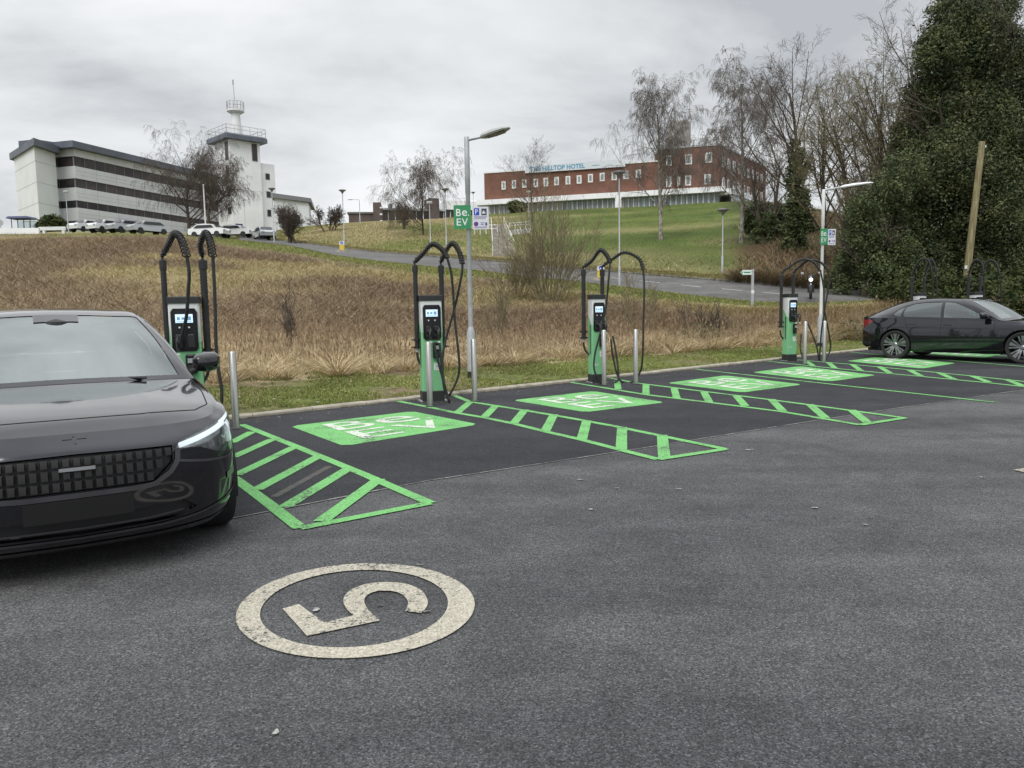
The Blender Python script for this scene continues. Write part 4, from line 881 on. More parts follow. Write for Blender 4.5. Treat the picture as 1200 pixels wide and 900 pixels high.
# lamp posts with LED lanterns and signs
m_signg = mat('sign_green', (.03, .24, .10), .4, var=.03); m_signw = mat('sign_white', (.60, .62, .68), .4, var=.03); m_blue = mat('sign_blue', (.02, .05, .42), .4); m_purple = mat('sign_purple', (.09, .035, .2), .4)
m_ink = mat('ink_dark', (.05, .055, .08), .5); m_lens = mat('lantern_lens', (.10, .11, .10), .2); m_lant = mat('lantern_grey', (.34, .35, .34), .5, var=.05)
def signplate(e_, name, x0, x1, z0, z1, y, m): return MB().box(x0, x1, y-.004, y, z0, z1).obj(name, m, e_)
def lamp(px, pb, ptop, sheathtop, label, arm, head, sgn, y0=.0):
    g = G(px, pb, .12); Y = g[1]; e_ = empty('lamp_post', (g[0], g[1], .1), 0, label, 'lamp post', 'lamp posts on the verge'); zt = P(px, ptop, Y)[2]-.1; zs = P(px, sheathtop, Y)[2]-.1
    c = np.array([g[0], g[1], .1]); k = Y/900
    MB().lathe([(.085, -.1), (.085, zs-.12), (.05, zs)], (0, 0, 0), 20).obj('sheath', m_galv, e_, 40)
    MB().lathe([(.088, -.05), (.088, .12)], (0, 0, 0), 20).obj('root_collar', m_cap, e_, 40)
    MB().lathe([(.048, zs-.02), (.043, zt-1.1), (.05, zt-1.09), (.05, zt-.02), (.042, zt)], (0, 0, 0), 18).obj('column', m_white_p if y0 else m_galv, e_, 40)
    (ax, ay), (hx0, hy0), (hx1, hy1) = arm, head[0], head[1]
    A = P(ax, ay, Y)-c; B0 = P(hx0, hy0, Y)-c; B1 = P(hx1, hy1, Y)-c; A[1] = B0[1] = B1[1] = 0; B1[1] = -.12; A = np.array([0, 0, A[2]])
    MB().tube([A, B0+(B1-B0)*.12], .03, 10).obj('bracket_arm', m_galv, e_, 40)
    # lantern: tapered flat body
    d = (B1-B0); ln = np.linalg.norm(d); d /= ln; sd_ = np.cross(d, (0, 0, 1.)); sd_ /= np.linalg.norm(sd_); up = np.cross(sd_, d)
    mb = MB(); secs = [(0, .045, .035), (.12, .11, .06), (.45, .155, .07), (.8, .14, .05), (1, .05, .02)]; v = []
    for t, w_, h_ in secs:
        p = B0+d*ln*t
        for a, b in ((-1, 0), (-.7, .8), (0, 1), (.7, .8), (1, 0), (.85, -.5), (-.85, -.5)): v.append(p+sd_*a*w_+up*b*h_)
    f = [(i*7+j, i*7+(j+1) % 7, (i+1)*7+(j+1) % 7, (i+1)*7+j) for i in range(4) for j in range(7)]+[tuple(range(7)), tuple(range(28, 35))]
    ln_ = mb.add(v, f).obj('lantern', m_lant if not y0 else m_white_p, e_, 25)
    mb = MB(); v = []
    for t, w_ in ((.2, .09), (.5, .125), (.82, .1)):
        p = B0+d*ln*t-up*.042
        for a in (-1, 1): v.append(p+sd_*a*w_)
        
    mb.add(v, [(0, 2, 3, 1), (2, 4, 5, 3)]); mb.obj('lens', m_lens, ln_)
    (gx0, gy0, gx1, gy1), (wx0, wy0, wx1, wy1) = sgn
    yf = -.075
    def xz(px_, py_): p = P(px_, py_, Y-.08)-c; return p[0], p[2]
    x0, z1 = xz(gx0, gy0); x1, z0 = xz(gx1, gy1); s_ = signplate(e_, 'operator_sign', x0, x1, z0, z1, yf, m_signg)
    mb = MB(); W, Hh = x1-x0, z1-z0
    def tp(t_, a0, a1, b0, b1): put_text(mb, t_, lambda a, b: (x0+W*(a0+(a1-a0)*a), yf-.0055, z0+Hh*(b0+(b1-b0)*b)), offset=.008)
    tp('B', .14, .42, .54, .84); tp('e', .48, .78, .54, .78); tp('.', .83, .89, .54, .60); tp('E', .16, .42, .14, .44); tp('V', .46, .82, .14, .44); mb.obj('lettering', m_sticker, s_)
    x0, z1 = xz(wx0, wy0); x1, z0 = xz(wx1, wy1); s_ = signplate(e_, 'parking_sign', x0, x1, z0, z1, yf, m_signw); W, Hh = x1-x0, z1-z0
    mb = MB(); B = lambda a0, a1, b0, b1, m_, yy=.0055: mb.box(x0+W*a0, x0+W*a1, yf-yy, yf-.0042, z0+Hh*b0, z0+Hh*b1, m_)
    B(.1, .42, .62, .94, 0); B(.55, .88, .62, .92, 1)
    for b, a1 in ((.56, .9), (.51, .85), (.46, .8)): B(.1, a1, b, b+.018, 2)
    B(.5, .72, .27, .30, 2); B(.5, .68, .2, .23, 2); B(.78, .9, .16, .3, 2)
    mb.lathe([(W*.14, -.0055), (W*.14, -.0042)], (x0+W*.22, yf, z0+Hh*.24), 20, 3, axis='y')
    for b in (.06, .10): B(.1, .88, b, b+.015, 2)
    mb.obj('symbols', [m_blue, m_ink, m_purple, m_purple], s_)
    mb = MB(); put_text(mb, 'P', lambda a, b: (x0+W*(.18+.16*a), yf-.0062, z0+Hh*(.67+.22*b)), offset=.01)
    mb.box(x0+W*.6, x0+W*.8, yf-.0066, yf-.0058, z0+Hh*.70, z0+Hh*.76); mb.box(x0+W*.64, x0+W*.74, yf-.0066, yf-.0058, z0+Hh*.77, z0+Hh*.82); mb.obj('letter', m_sticker, s_)
    mb = MB()
    for f_ in (.25, .75):
        z = z0+Hh*f_; mb.box(-.06, .06, -.072, .06, z-.012, z+.012)
    mb.obj('sign_clamp', m_galv, e_)
lamp(553, 441, 160, 383, 'grey lamp post with wide lantern and two square signs, beside the second charger', (553, 164), ((563, 161), (597.5, 151.5)), ((531.5, 240.5, 552.2, 268), (553.3, 242.5, 573, 268.5)))
lamp(961, 405.5, 222, 368, 'white lamp post with slim lantern and small signs behind the fourth charger', (968, 223), ((985, 219.5), (1020.5, 215)), ((961.5, 268, 970, 286.5), (970.6, 268.5, 979, 287)), 1)

# wooden telegraph pole
m_wood = mat('weathered_pole', (.16, .13, .065), .9, col2=(.30, .27, .15), scale=3, stretch=(6, 6, .5), bump=.5, bscale=20)
b = P(1128, 352, 34.6); t_ = P(1151, 166, 34.6); b[2] = gz(b[0], b[1]); e_ = empty('wooden_pole', b, 0, 'tall weathered wooden pole leaning slightly, behind the right-hand car', 'pole')
d = t_-b; pts = [np.array((0, 0, -.3)), d*.25, d*.5, d*.75, d]; MB().tube(pts, [.17, .155, .145, .135, .125], 14).obj('post', m_wood, e_, 40)
MB().box(-.05, .05, -.17, -.12, 2.2, 2.35).obj('number_plate', m_sticker, e_); MB().lathe([(.03, 0), (.03, .10)], (d[0]+.16, d[1], d[2]-.25), 8).obj('insulator', m_sticker, e_); MB().tube([d-(0, 0, .25), (d[0]+.16, d[1], d[2]-.24)], .015, 6).obj('hook', m_cap, e_)

# post-top lamps up the hill
m_dish = mat('dish_grey', (.20, .20, .20), .6)
def dishlamp(px, pt, pb, Y, label, kind='dish', r=.04, w_=.33):
    b = P(px, pb, Y); b[2] = gz(b[0], b[1]); top = P(px, pt, Y)[2]-b[2]; e_ = empty('street_lamp', b, 0, label, 'street lamp', 'street lamps on the hill')
    MB().lathe([(r*1.6, -.3), (r*1.6, 1.0), (r, 1.05), (r*.9, top-.25)], (0, 0, 0), 10).obj('column', m_galv, e_, 40)
    if kind == 'dish':
        MB().lathe([(r*1.2, top-.35), (w_*.4, top-.18), (w_, top-.06), (w_, top), (w_*.2, top+.05)], (0, 0, 0), 20).obj('lamp_head', m_dish, e_, 40)
    elif kind == 'arm':
        MB().tube(cr([(0, 0, top-.3), (-.05, 0, top-.02), (-.5, -.1, top), (-.9, -.15, top+.02)], 3), .03, 8).obj('arm', m_galv, e_, 40); MB().box(-1.35, -.85, -.25, -.08, top-.04, top+.06, bev=.03).obj('lamp_head', m_lant, e_)
    else: MB().box(-.25, .25, -.12, .12, top-.25, top-.05, bev=.05).obj('lamp_head', m_dish if kind == 'box' else m_lant, e_)
for a in ((403.7, 222.5, 291, 72, 'street lamp with dish head, alone on the far verge beside the yellow keep-left bollard'), (422, 234, 262, 96, 'thin street lamp with a small side arm, left of the round weeping tree', 'arm'),
          (321.5, 220.5, 286, 74, 'street lamp with dish head where the hill road meets the upper car park'), (555, 225, 252, 125, 'distant dish-head street lamp just right of the nearest lamp post column'),
          (504.5, 235, 283, 66, 'bare thin lamp column in front of the round weeping tree', 'head'), (523, 221, 283, 66, 'dish-head street lamp right of the round weeping tree'),
          (726, 201, 337, 40, 'tallest dish-head street lamp, at the road edge above the third charger'), (846.5, 245, 319, 44, 'short dish-head street lamp on the slope between the two birches'),
          (620, 223, 268, 98, 'small street lamp near the hillside steps', 'head'), (80.5, 222.5, 273, 80, 'slim street lamp in front of the left end of the office building', 'head'), (288, 233, 275, 122, 'thin lamp column in front of the white tower', 'head')):
    dishlamp(*a)
b = P(241, 264, 84); b[2] = gz(b[0], b[1]); e_ = empty('flagpole', b, 0, 'thin white flagpole without a flag in front of the tower tree', 'flagpole'); h = P(239.6, 218, 84)[2]-b[2]
MB().lathe([(.09, -.5), (.07, h)], (0, 0, 0), 10).obj('pole', m_white_p, e_, 40); MB().lathe([(.0, h-.05), (.14, h+.03), (.1, h+.15), (.0, h+.2)], (0, 0, 0), 10).obj('finial', m_white_p, e_, 40)

# keep-left bollards on the road
m_yel = mat('bollard_yellow', (.62, .46, .06), .5)
def keepleft(px, pb, pt, Y, label):
    b = P(px, pb, Y); u_ = 600+900*b[0]/b[1]; ky, kz = knots(u_); b[2] = gz(b[0], b[1])+.1; h = P(px, pt, Y)[2]-b[2]; e_ = empty('traffic_bollard', b, 0, label, 'traffic bollard', 'yellow keep-left bollards')
    MB().prism([(.55*math.cos(t), .45*math.sin(t)) for t in np.linspace(0, 6.28, 16, endpoint=False)], -.25, .06).obj('island', m_kerb, e_)
    MB().box(-.19, .19, -.1, .1, .06, h*.62, bev=.02).obj('body', m_yel, e_, 30)
    mb = MB(); pr = [(-.19, h*.62+.003), (.19, h*.62+.003), (.19, h*.9), (.11, h), (-.11, h), (-.19, h*.9)]; n = 6
    mb.add([(x, -.1, z) for x, z in pr]+[(x, .1, z) for x, z in pr], [tuple(range(6)), tuple(range(6, 12))[::-1]]+[(i, (i+1) % 6, 6+(i+1) % 6, 6+i) for i in range(6)]); mb.obj('head', m_sticker, e_)
    s_ = MB().lathe([(.12, -.112), (.12, -.102)], (0, 0, h*.81), 20, axis='y').obj('roundel', m_blue, e_)
    MB().add([(-.06, -.1135, h*.81-.07), (.02, -.1135, h*.81-.07), (-.06, -.1135, h*.81+.01)], [(0, 1, 2)]).add([(-.035, -.1135, h*.81-.02), (-.01, -.1135, h*.81-.045), (.06, -.1135, h*.81+.05), (.045, -.1135, h*.81+.07)], [(0, 1, 2, 3)]).obj('arrow', m_sticker, s_)
keepleft(401, 295, 282.5, 64.5, 'small yellow and white keep-left bollard far up the road, below the dish-head lamp'); keepleft(704, 327.5, 311, 43, 'yellow and white keep-left bollard seen above the third charger, through its hose arch')
# finger sign
m_mint = mat('finger_sign', (.62, .70, .68), .5); b = P(881.5, 352, 32); b[2] = gz(b[0], b[1]); e_ = empty('finger_sign', b, 0, 'grey post with a white and green finger sign pointing left beside the hill road', 'sign'); h = P(881.5, 316, 32)[2]-b[2]
MB().box(-.05, .05, -.04, .04, -.3, h+.02).obj('post', m_galv, e_); mb = MB(); pr = [(-.06, h-.21), (-.42, h-.21), (-.52, h-.11), (-.42, h-.01), (-.06, h-.01)]
mb.add([(x, -.06, z) for x, z in pr]+[(x, -.042, z) for x, z in pr], [tuple(range(5)), tuple(range(5, 10))[::-1]]+[(i, (i+1) % 5, 5+(i+1) % 5, 5+i) for i in range(5)]); sp_ = mb.obj('sign_panel', m_mint, e_)
MB().box(-.38, -.1, -.0635, -.0605, h-.135, h-.085).obj('sign_print', m_signg, sp_)
MB().add([(-.50, -.064, h-.11), (-.43, -.064, h-.17), (-.43, -.064, h-.05)], [(0, 1, 2)]).obj('sign_arrow', m_signg, sp_)
MB().box(-.06, .06, -.055, -.0405, .55, .68).obj('small_plate', m_sticker, e_)

# motorcycle on the road behind the fourth charger
m_lit = mat('headlamp_lit', (1, .95, .85), .3, emis=(1, .9, .75), es=1.6)
b = P(950, 350, 34.5); b[2] = gz(b[0], b[1]); e_ = empty('motorcycle', b+np.array([0, 0, .05]), R(-22), 'dark motorcycle with its round headlamp lit, on the road behind the fourth charger', 'motorcycle')
for y in (-.7, .7):
    wh = MB().lathe([(.22, -.05), (.3, -.05), (.32, 0), (.3, .05), (.22, .05), (.22, -.05)], (0, y, .32), 20, axis='x', cap=False).obj('wheel', m_rubber, e_, 40); MB().lathe([(.21, -.02), (.21, .02)], (0, y, .32), 16, axis='x').obj('rim', m_galv, wh)
MB().tube([(0, -.7, .32), (0, -.5, .8), (0, -.42, 1.02)], .035, 8).obj('fork', m_galv, e_, 40); MB().tube(cr([(0, -.45, .85), (0, -.15, .93), (0, .1, .8), (0, .55, .8), (0, .85, .88)], 4), np.interp(np.linspace(0, 1, 17), [0, .25, .5, .8, 1], [.05, .15, .11, .1, .04]), 12).obj('tank_and_seat', m_black, e_, 60)
MB().box(-.14, .14, -.25, .3, .3, .66, bev=.05).obj('engine', m_cap, e_, 30); MB().tube(cr([(-.38, -.3, 1.02), (-.2, -.42, 1.06), (.2, -.42, 1.06), (.38, -.3, 1.02)], 4), .016, 6).obj('handlebar', m_black, e_, 40)
hl = MB().lathe([(.10, -.62), (.13, -.56), (.06, -.42)], (0, 0, .86), 18, axis='y').obj('headlamp', m_cap, e_, 40); MB().lathe([(.08, -.628), (.08, -.622)], (0, 0, .86), 18, axis='y').obj('lens', m_lit, hl)
for x in (-.36, .36): MB().box(x-.06, x+.06, -.34, -.31, 1.12, 1.2, bev=.01).obj('mirror', m_galv, e_)
# ------------------------------------------------------------------ the electric fastback car
m_paint = mat('car_paint_dark_grey', (.024, .024, .031), .12, metal=.8, var=.03, scale=2, coat=1., spec=.6)
m_gloss = mat('gloss_black', (.008, .008, .010), .12, var=.1, coat=.6); m_trim = mat('matt_black_trim', (.016, .016, .018), .6); m_dsilver = mat('dark_silver_trim', (.10, .10, .11), .3, metal=.7)
m_ws = glassmat('windscreen_glass', (.74, .80, .80), .26); m_sg = glassmat('side_glass', (.42, .46, .46), .16); m_pg = glassmat('privacy_glass', (.05, .05, .055), .14)
m_tyre = mat('tyre_rubber', (.016, .016, .017), .8, bump=.2); m_rimk = mat('rim_black', (.02, .02, .022), .35, metal=.3); m_rims = mat('rim_machined', (.36, .37, .38), .28, metal=.9, var=.05)
m_led2 = mat('headlamp_led_white', (.75, .78, .80), .2, emis=(.9, .95, 1.), es=.45); m_lampin = mat('headlamp_inner', (.16, .165, .175), .2, metal=.5, coat=.7, col2=(.42, .43, .45), scale=14); m_red = mat('tail_lamp_red', (.22, .006, .012), .2, coat=1.)
m_seat = mat('seat_fabric', (.035, .035, .038), .9); m_skin = mat('skin', (.52, .33, .25), .55, var=.05); m_hair = mat('hair_brown', (.05, .032, .022), .8); m_chrome = mat('chrome', (.6, .6, .62), .12, metal=1)
SF = [(2.225, 0, -1, 0, 0, .795), (2.213, .30, -1, -.05, 0, .795), (2.165, .56, -.97, -.22, .08, .797), (2.065, .745, -.84, -.54, .3, .803), (1.90, .855, -.5, -.86, .62, .822), (1.68, .905, -.15, -.98, .92, .852),
      (1.37, .925, 0, -1, 1, .885), (1.0, .928, 0, -1, 1, .92), (.6, .928, 0, -1, 1, .94), (0, .928, 0, -1, 1, .955), (-.7, .93, 0, -1, 1, .972), (-1.1, .933, 0, -1, 1, .985), (-1.37, .935, 0, -1, 1, .995), (-1.75, .92, .04, -.99, 1, 1.0),
      (-2.05, .875, .3, -.95, .9, 1.005), (-2.24, .77, .75, -.66, .6, 1.015), (-2.33, .48, .98, -.18, .35, 1.03), (-2.36, 0, 1, 0, .3, 1.035)]
ZN = [(.165, .13), (.24, .045), (.36, .01), (.50, .0), (.62, .004), (.70, .022), (None, .115)]
ZS = [(.19, .09), (.27, .03), (.40, .008), (.54, .0), (.70, .006), (.82, .022), (None, .075)]
rows = []
for (x, y, nx, ny, w_, zt) in SF:
    r_ = []
    for k in range(7):
        zn, on = ZN[k]; z_, os_ = ZS[k]
        z = zt if zn is None else zn*(1-w_)+z_*w_; 
        if zn is not None and x < -1.5: z += (0.08*(1 if k == 0 else .6 if k == 1 else 0))*min(1, (-1.5-x)/.5)
        o_ = on*(1-w_)+os_*w_
        if x < -2 and k == 6: o_ = .03
        r_.append((x+nx*o_, y+ny*o_, z))
    rows.append(r_)
NS, NL = 12, 7
wrap = cr(rows, NS)                                  # (n,7,3)
wrap = np.swapaxes(cr(np.swapaxes(wrap, 0, 1), NL), 0, 1)
wrap[0, :, 1] = 0; wrap[-1, :, 1] = 0; wrap[:, :, 1] = np.maximum(wrap[:, :, 1], 0)
top = wrap[:, -1]
def top_at(x):
    xs = top[::-1, 0]; i0 = 0; return np.array([x, np.interp(x, xs, top[::-1, 1]), np.interp(x, xs, top[::-1, 2])])
# greenhouse: arches from the shoulder over the centre line
AR = [ # B.x, G, R, E, C
 (.86, (.862, .835, .945), (.885, .805, .955), (1.05, .44, .975), (1.12, 0, .985)),
 (.47, (.46, .80, 1.065), (.49, .705, 1.205), (.665, .40, 1.235), (.73, 0, 1.248)),
 (.13, (.13, .785, 1.16), (.135, .60, 1.385), (.27, .34, 1.422), (.31, 0, 1.432)),
 (-.12, (-.12, .775, 1.19), (-.14, .59, 1.418), (-.08, .32, 1.452), (-.06, 0, 1.463)),
 (-.60, (-.6, .77, 1.20), (-.6, .58, 1.428), (-.6, .32, 1.468), (-.6, 0, 1.478)),
 (-1.08, (-1.08, .765, 1.185), (-1.08, .56, 1.392), (-1.08, .31, 1.438), (-1.08, 0, 1.450)),
 (-1.50, (-1.5, .755, 1.135), (-1.5, .54, 1.295), (-1.5, .30, 1.352), (-1.5, 0, 1.368)),
 (-1.88, (-1.88, .73, 1.07), (-1.88, .54, 1.158), (-1.9, .30, 1.205), (-1.92, 0, 1.22)),
 (-2.12, (-2.15, .68, 1.028), (-2.20, .50, 1.05), (-2.23, .28, 1.075), (-2.24, 0, 1.085)),
 (-2.18, (-2.27, .66, 1.012), (-2.32, .47, 1.026), (-2.345, .27, 1.033), (-2.35, 0, 1.036))]
gr = []
for bx_, g_, r_, e_, c_ in AR:
    B_ = top_at(bx_); B_ = B_+np.array([0, -.012, .002]); gr.append([B_, g_, r_, e_, c_, (c_[0], -e_[1], c_[2]-(c_[2]-e_[2]))])
gr = np.array([[np.array(p) for p in a] for a in gr])
gr[:, 5] = gr[:, 3]*np.array([1, -1, 1])             # mirrored column: smooth crown across the centre
gd = cr(gr, 10); gd = np.swapaxes(cr(np.swapaxes(gd, 0, 1), 8), 0, 1)[:, :33]; gd[:, -1, 1] = 0
# bonnet: Coons patch between nose edge, fender lines and cowl
icn = int(3.45*NS); Fc = top[:icn+1]                    # centre -> corner
iE = int(np.argmin(abs(top[:8*NS, 0]-.862))); Ec = top[icn:iE+1]
Cc = gd[0][::-1]                                        # centre -> corner
Mc = cr([(Fc[0][0], 0, Fc[0][2]), (1.95, 0, .868), (1.6, 0, .925), (1.12, 0, .983)], 8)
nu_, nt_ = 34, 40
def rs(p, n): return resample(np.array(p), n)
F_, C_, M_, E_ = rs(Fc, nu_), rs(Cc, nu_), rs(Mc, nt_), rs(Ec, nt_)
hood = np.zeros((nt_, nu_, 3))
for i in range(nt_):
    t = i/(nt_-1)
    for j in range(nu_):
        u = j/(nu_-1); wz = u**1.9
        c = F_[0]*(1-u)*(1-t)+F_[-1]*u*(1-t)+C_[0]*(1-u)*t+C_[-1]*u*t; p = F_[j]*(1-t)+C_[j]*t+M_[i]*(1-u)+E_[i]*u-c
        zl = F_[j][2]*(1-t)+C_[j][2]*t+(M_[i][2]-(F_[0][2]*(1-t)+C_[0][2]*t))*(1-wz)+(E_[i][2]-(F_[-1][2]*(1-t)+C_[-1][2]*t))*wz
        crown = .020*math.sin(math.pi*t)**.8*math.sin(math.pi*min(1, u*1.02))**1.5*(1 if u > .45 else .6)
        hood[i, j] = (p[0], p[1], zl+max(0, crown)*.6)
def gridmesh(Gd, mirror=True, rows=None, flip=False):
    bm = bmesh.new(); n, m, _ = Gd.shape; vs = [[bm.verts.new(Gd[i, j]) for j in range(m)] for i in range(n)]
    for i in range(n-1):
        for j in range(m-1):
            try: bm.faces.new((vs[i][j], vs[i+1][j], vs[i+1][j+1], vs[i][j+1]))
            except Exception: pass
    bmesh.ops.remove_doubles(bm, verts=bm.verts, dist=1e-4); bmesh.ops.dissolve_degenerate(bm, dist=1e-5, edges=bm.edges); return bm
def pinside(px, py, poly):
    c = False; n = len(poly)
    for i in range(n):
        x0, y0 = poly[i]; x1, y1 = poly[(i+1) % n]
        if (y0 > py) != (y1 > py) and px < (x1-x0)*(py-y0)/(y1-y0)+x0: c = not c
    return c
def cut(bm, poly, ax, cond=lambda c: True, delete=False):
    """scribe the outline of a polygon (in the plane of axes ax) into the skin; returns the piece inside as its own bmesh"""
    a, b = ax; n = len(poly); other = 3-a-b; xs = [p[0] for p in poly]; ys = [p[1] for p in poly]
    for i in range(n):
        p0, p1 = np.array(poly[i]), np.array(poly[(i+1) % n]); lo = np.minimum(p0, p1)-.03; hi = np.maximum(p0, p1)+.03
        fs = []
        for f in bm.faces:
            c = f.calc_center_median()
            if not cond(c): continue
            if lo[0]-.05 < c[a] < hi[0]+.05 and lo[1]-.05 < c[b] < hi[1]+.05: fs.append(f)
        if not fs: continue
        nrm = Vector((0, 0, 0)); d = p1-p0; nrm[a] = d[1]; nrm[b] = -d[0]; co = Vector((0, 0, 0)); co[a] = p0[0]; co[b] = p0[1]
        geom = list({v for f in fs for v in f.verts})+list({e for f in fs for e in f.edges})+fs
        bmesh.ops.bisect_plane(bm, geom=geom, dist=1e-5, plane_co=co, plane_no=nrm.normalized())
    ins = [f for f in bm.faces if cond(f.calc_center_median()) and pinside(f.calc_center_median()[a], f.calc_center_median()[b], poly)]
    nb = None
    if not delete:
        nb = bmesh.new(); mp_ = {}
        for f in ins:
            for v in f.verts:
                if v not in mp_: mp_[v] = nb.verts.new(v.co)
            try: nb.faces.new([mp_[v] for v in f.verts])
            except Exception: pass
    bmesh.ops.delete(bm, geom=ins, context='FACES'); return nb
def mirror_bm(bm):
    g = bm.verts[:]+bm.edges[:]+bm.faces[:]; r_ = bmesh.ops.duplicate(bm, geom=g)['geom']; vs = [e for e in r_ if isinstance(e, bmesh.types.BMVert)]
    for v in vs: v.co.y = -v.co.y
    bmesh.ops.reverse_faces(bm, faces=[e for e in r_ if isinstance(e, bmesh.types.BMFace)]); bmesh.ops.remove_doubles(bm, verts=[v for v in bm.verts if abs(v.co.y) < .0015], dist=.0012)
def bobj(bm, name, m, parent, mirror=False, flipy=False, centre=Vector((0, 0, .6)), off=0., thick=0.):
    bm = bm.copy()
    if mirror: mirror_bm(bm)
    if flipy:
        for v in bm.verts: v.co.y = -v.co.y
        bmesh.ops.reverse_faces(bm, faces=bm.faces)
    bm.normal_update()
    s_ = sum((f.calc_center_median()-centre).dot(f.normal)*f.calc_area() for f in bm.faces)
    if s_ < 0: bmesh.ops.reverse_faces(bm, faces=bm.faces); bm.normal_update()
    if off:
        for v, n_ in [(v, v.normal.copy()) for v in bm.verts]: v.co += n_*off
    if thick: bmesh.ops.solidify(bm, geom=bm.faces[:], thickness=thick)
    for f in bm.faces: f.smooth = True
    me = bpy.data.meshes.new(name); bm.to_mesh(me); bm.free(); me.materials.append(m); o = bpy.data.objects.new(name, me); COL.objects.link(o); o.parent = parent; return o
car = empty('electric_car', (0, 0, 0), 0, 'dark grey electric fastback parked nose out at the left edge, seen head-on', 'car', 'electric cars at the chargers')
wb = gridmesh(wrap); gb = gridmesh(gd); hb = gridmesh(hood)
bmesh.ops.triangulate(wb, faces=[f for f in wb.faces if len(f.verts) > 4])
AX, WR, WZ = 1.3675, .352, .348
for sx in (1, -1):
    cut(wb, [(sx*AX+.395*math.cos(t), WZ+.395*math.sin(t)) for t in np.linspace(0, 2*math.pi, 40, endpoint=False)], (0, 2), lambda c: c.y > .62, delete=True)
front = lambda c: c.x > 1.62; rear = lambda c: c.x < -1.9
p_head = cut(wb, [(.50, .672), (.52, .703), (.74, .768), (.88, .815), (1., .82), (1., .60), (.87, .585), (.74, .612), (.64, .655)], (1, 2), lambda c: c.x > 1.70)
p_grille = cut(wb, [(-.01, .502), (.37, .502), (.475, .60), (.478, .690), (-.01, .698)], (1, 2), front)
p_low = cut(wb, [(-.01, .262), (.50, .275), (.60, .318), (.53, .372), (-.01, .345)], (1, 2), front)
p_tail = cut(wb, [(-2.6, .775), (-2.16, .775), (-1.92, .93), (-2.0, .955), (-2.6, .965)], (0, 2), lambda c: c.x < -1.9 and c.y > .35)
p_sill = cut(wb, [(-.93, .10), (.93, .10), (.93, .262), (-.93, .262)], (0, 2), lambda c: c.y > .6)
p_rear = cut(wb, [(-.01, .22), (.95, .22), (.95, .42), (-.01, .42)], (1, 2), lambda c: c.x < -1.95)
fdoor = cut(gb, [(.66, .995), (.40, 1.115), (.12, 1.262), (-.08, 1.345), (-.30, 1.372), (-.335, 1.372), (-.30, 1.008), (.55, .985)], (0, 2), lambda c: c.y > .45)
rdoor = cut(gb, [(-.395, 1.372), (-.80, 1.362), (-1.02, 1.335), (-1.20, 1.255), (-1.235, 1.10), (-1.19, 1.03), (-.36, 1.010)], (0, 2), lambda c: c.y > .45)
quart = cut(gb, [(-1.09, 1.318), (-1.22, 1.285), (-1.38, 1.19), (-1.46, 1.10), (-1.42, 1.055), (-1.28, 1.04), (-1.28, 1.10), (-1.245, 1.27)], (0, 2), lambda c: c.y > .45)
# split the top skins by their own grid: windscreen, roof glass, rear window
def gsub(bm, fn):
    nb = bmesh.new(); mp_ = {}; fs = [f for f in bm.faces if fn(f.calc_center_median())]
    for f in fs:
        for v in f.verts:
            if v not in mp_: mp_[v] = nb.verts.new(v.co)
        nb.faces.new([mp_[v] for v in f.verts])
    bmesh.ops.delete(bm, geom=fs, context='FACES'); return nb
def patch(i0, i1, j0): return gridmesh(gd[i0:i1+1, j0:])
def near_patch(i0, i1, j0):
    cs = set()
    for i in range(i0, i1):
        for j in range(j0, 32): c = (gd[i, j]+gd[i+1, j]+gd[i, j+1]+gd[i+1, j+1])/4; cs.add((round(c[0], 3), round(c[1], 3), round(c[2], 3)))
    kd = [Vector(c) for c in cs]; from mathutils.kdtree import KDTree
    t = KDTree(len(kd)); [t.insert(c, i) for i, c in enumerate(kd)]; t.balance(); return lambda c: t.find(c)[2] < .0035
p_ws = gsub(gb, near_patch(1, 19, 18)); p_roof = gsub(gb, near_patch(27, 49, 18)); p_rw = gsub(gb, near_patch(53, 76, 18))
body_w = wb.copy(); mirror_bm(body_w)
wo_ = bobj(wb, 'body', m_paint, car, mirror=True); go_ = bobj(gb, 'pillars_and_roof', m_paint, car, mirror=True); ho_ = bobj(hb, 'bonnet', m_paint, car, mirror=True)
bobj(p_ws, 'windscreen', m_ws, car, True, off=-.004); bobj(p_roof, 'roof_glass', m_gloss, car, True); bobj(p_rw, 'rear_window', m_pg, car, True, off=-.004)
for fl in (False, True):
    bobj(fdoor, 'front_door_window', m_sg, car, flipy=fl, off=-.006); bobj(rdoor, 'rear_door_window', m_pg, car, flipy=fl, off=-.006); bobj(quart, 'quarter_window', m_pg, car, flipy=fl, off=-.005)
    bobj(p_tail, 'tail_light', m_red, car, flipy=fl); bobj(p_sill, 'sill', m_gloss, car, flipy=fl)
bobj(p_grille, 'grille', m_trim, car, True, off=-.025); bobj(p_low, 'lower_intake', m_trim, car, True, off=-.03); bobj(p_rear, 'rear_diffuser', m_trim, car, True, off=-.004)
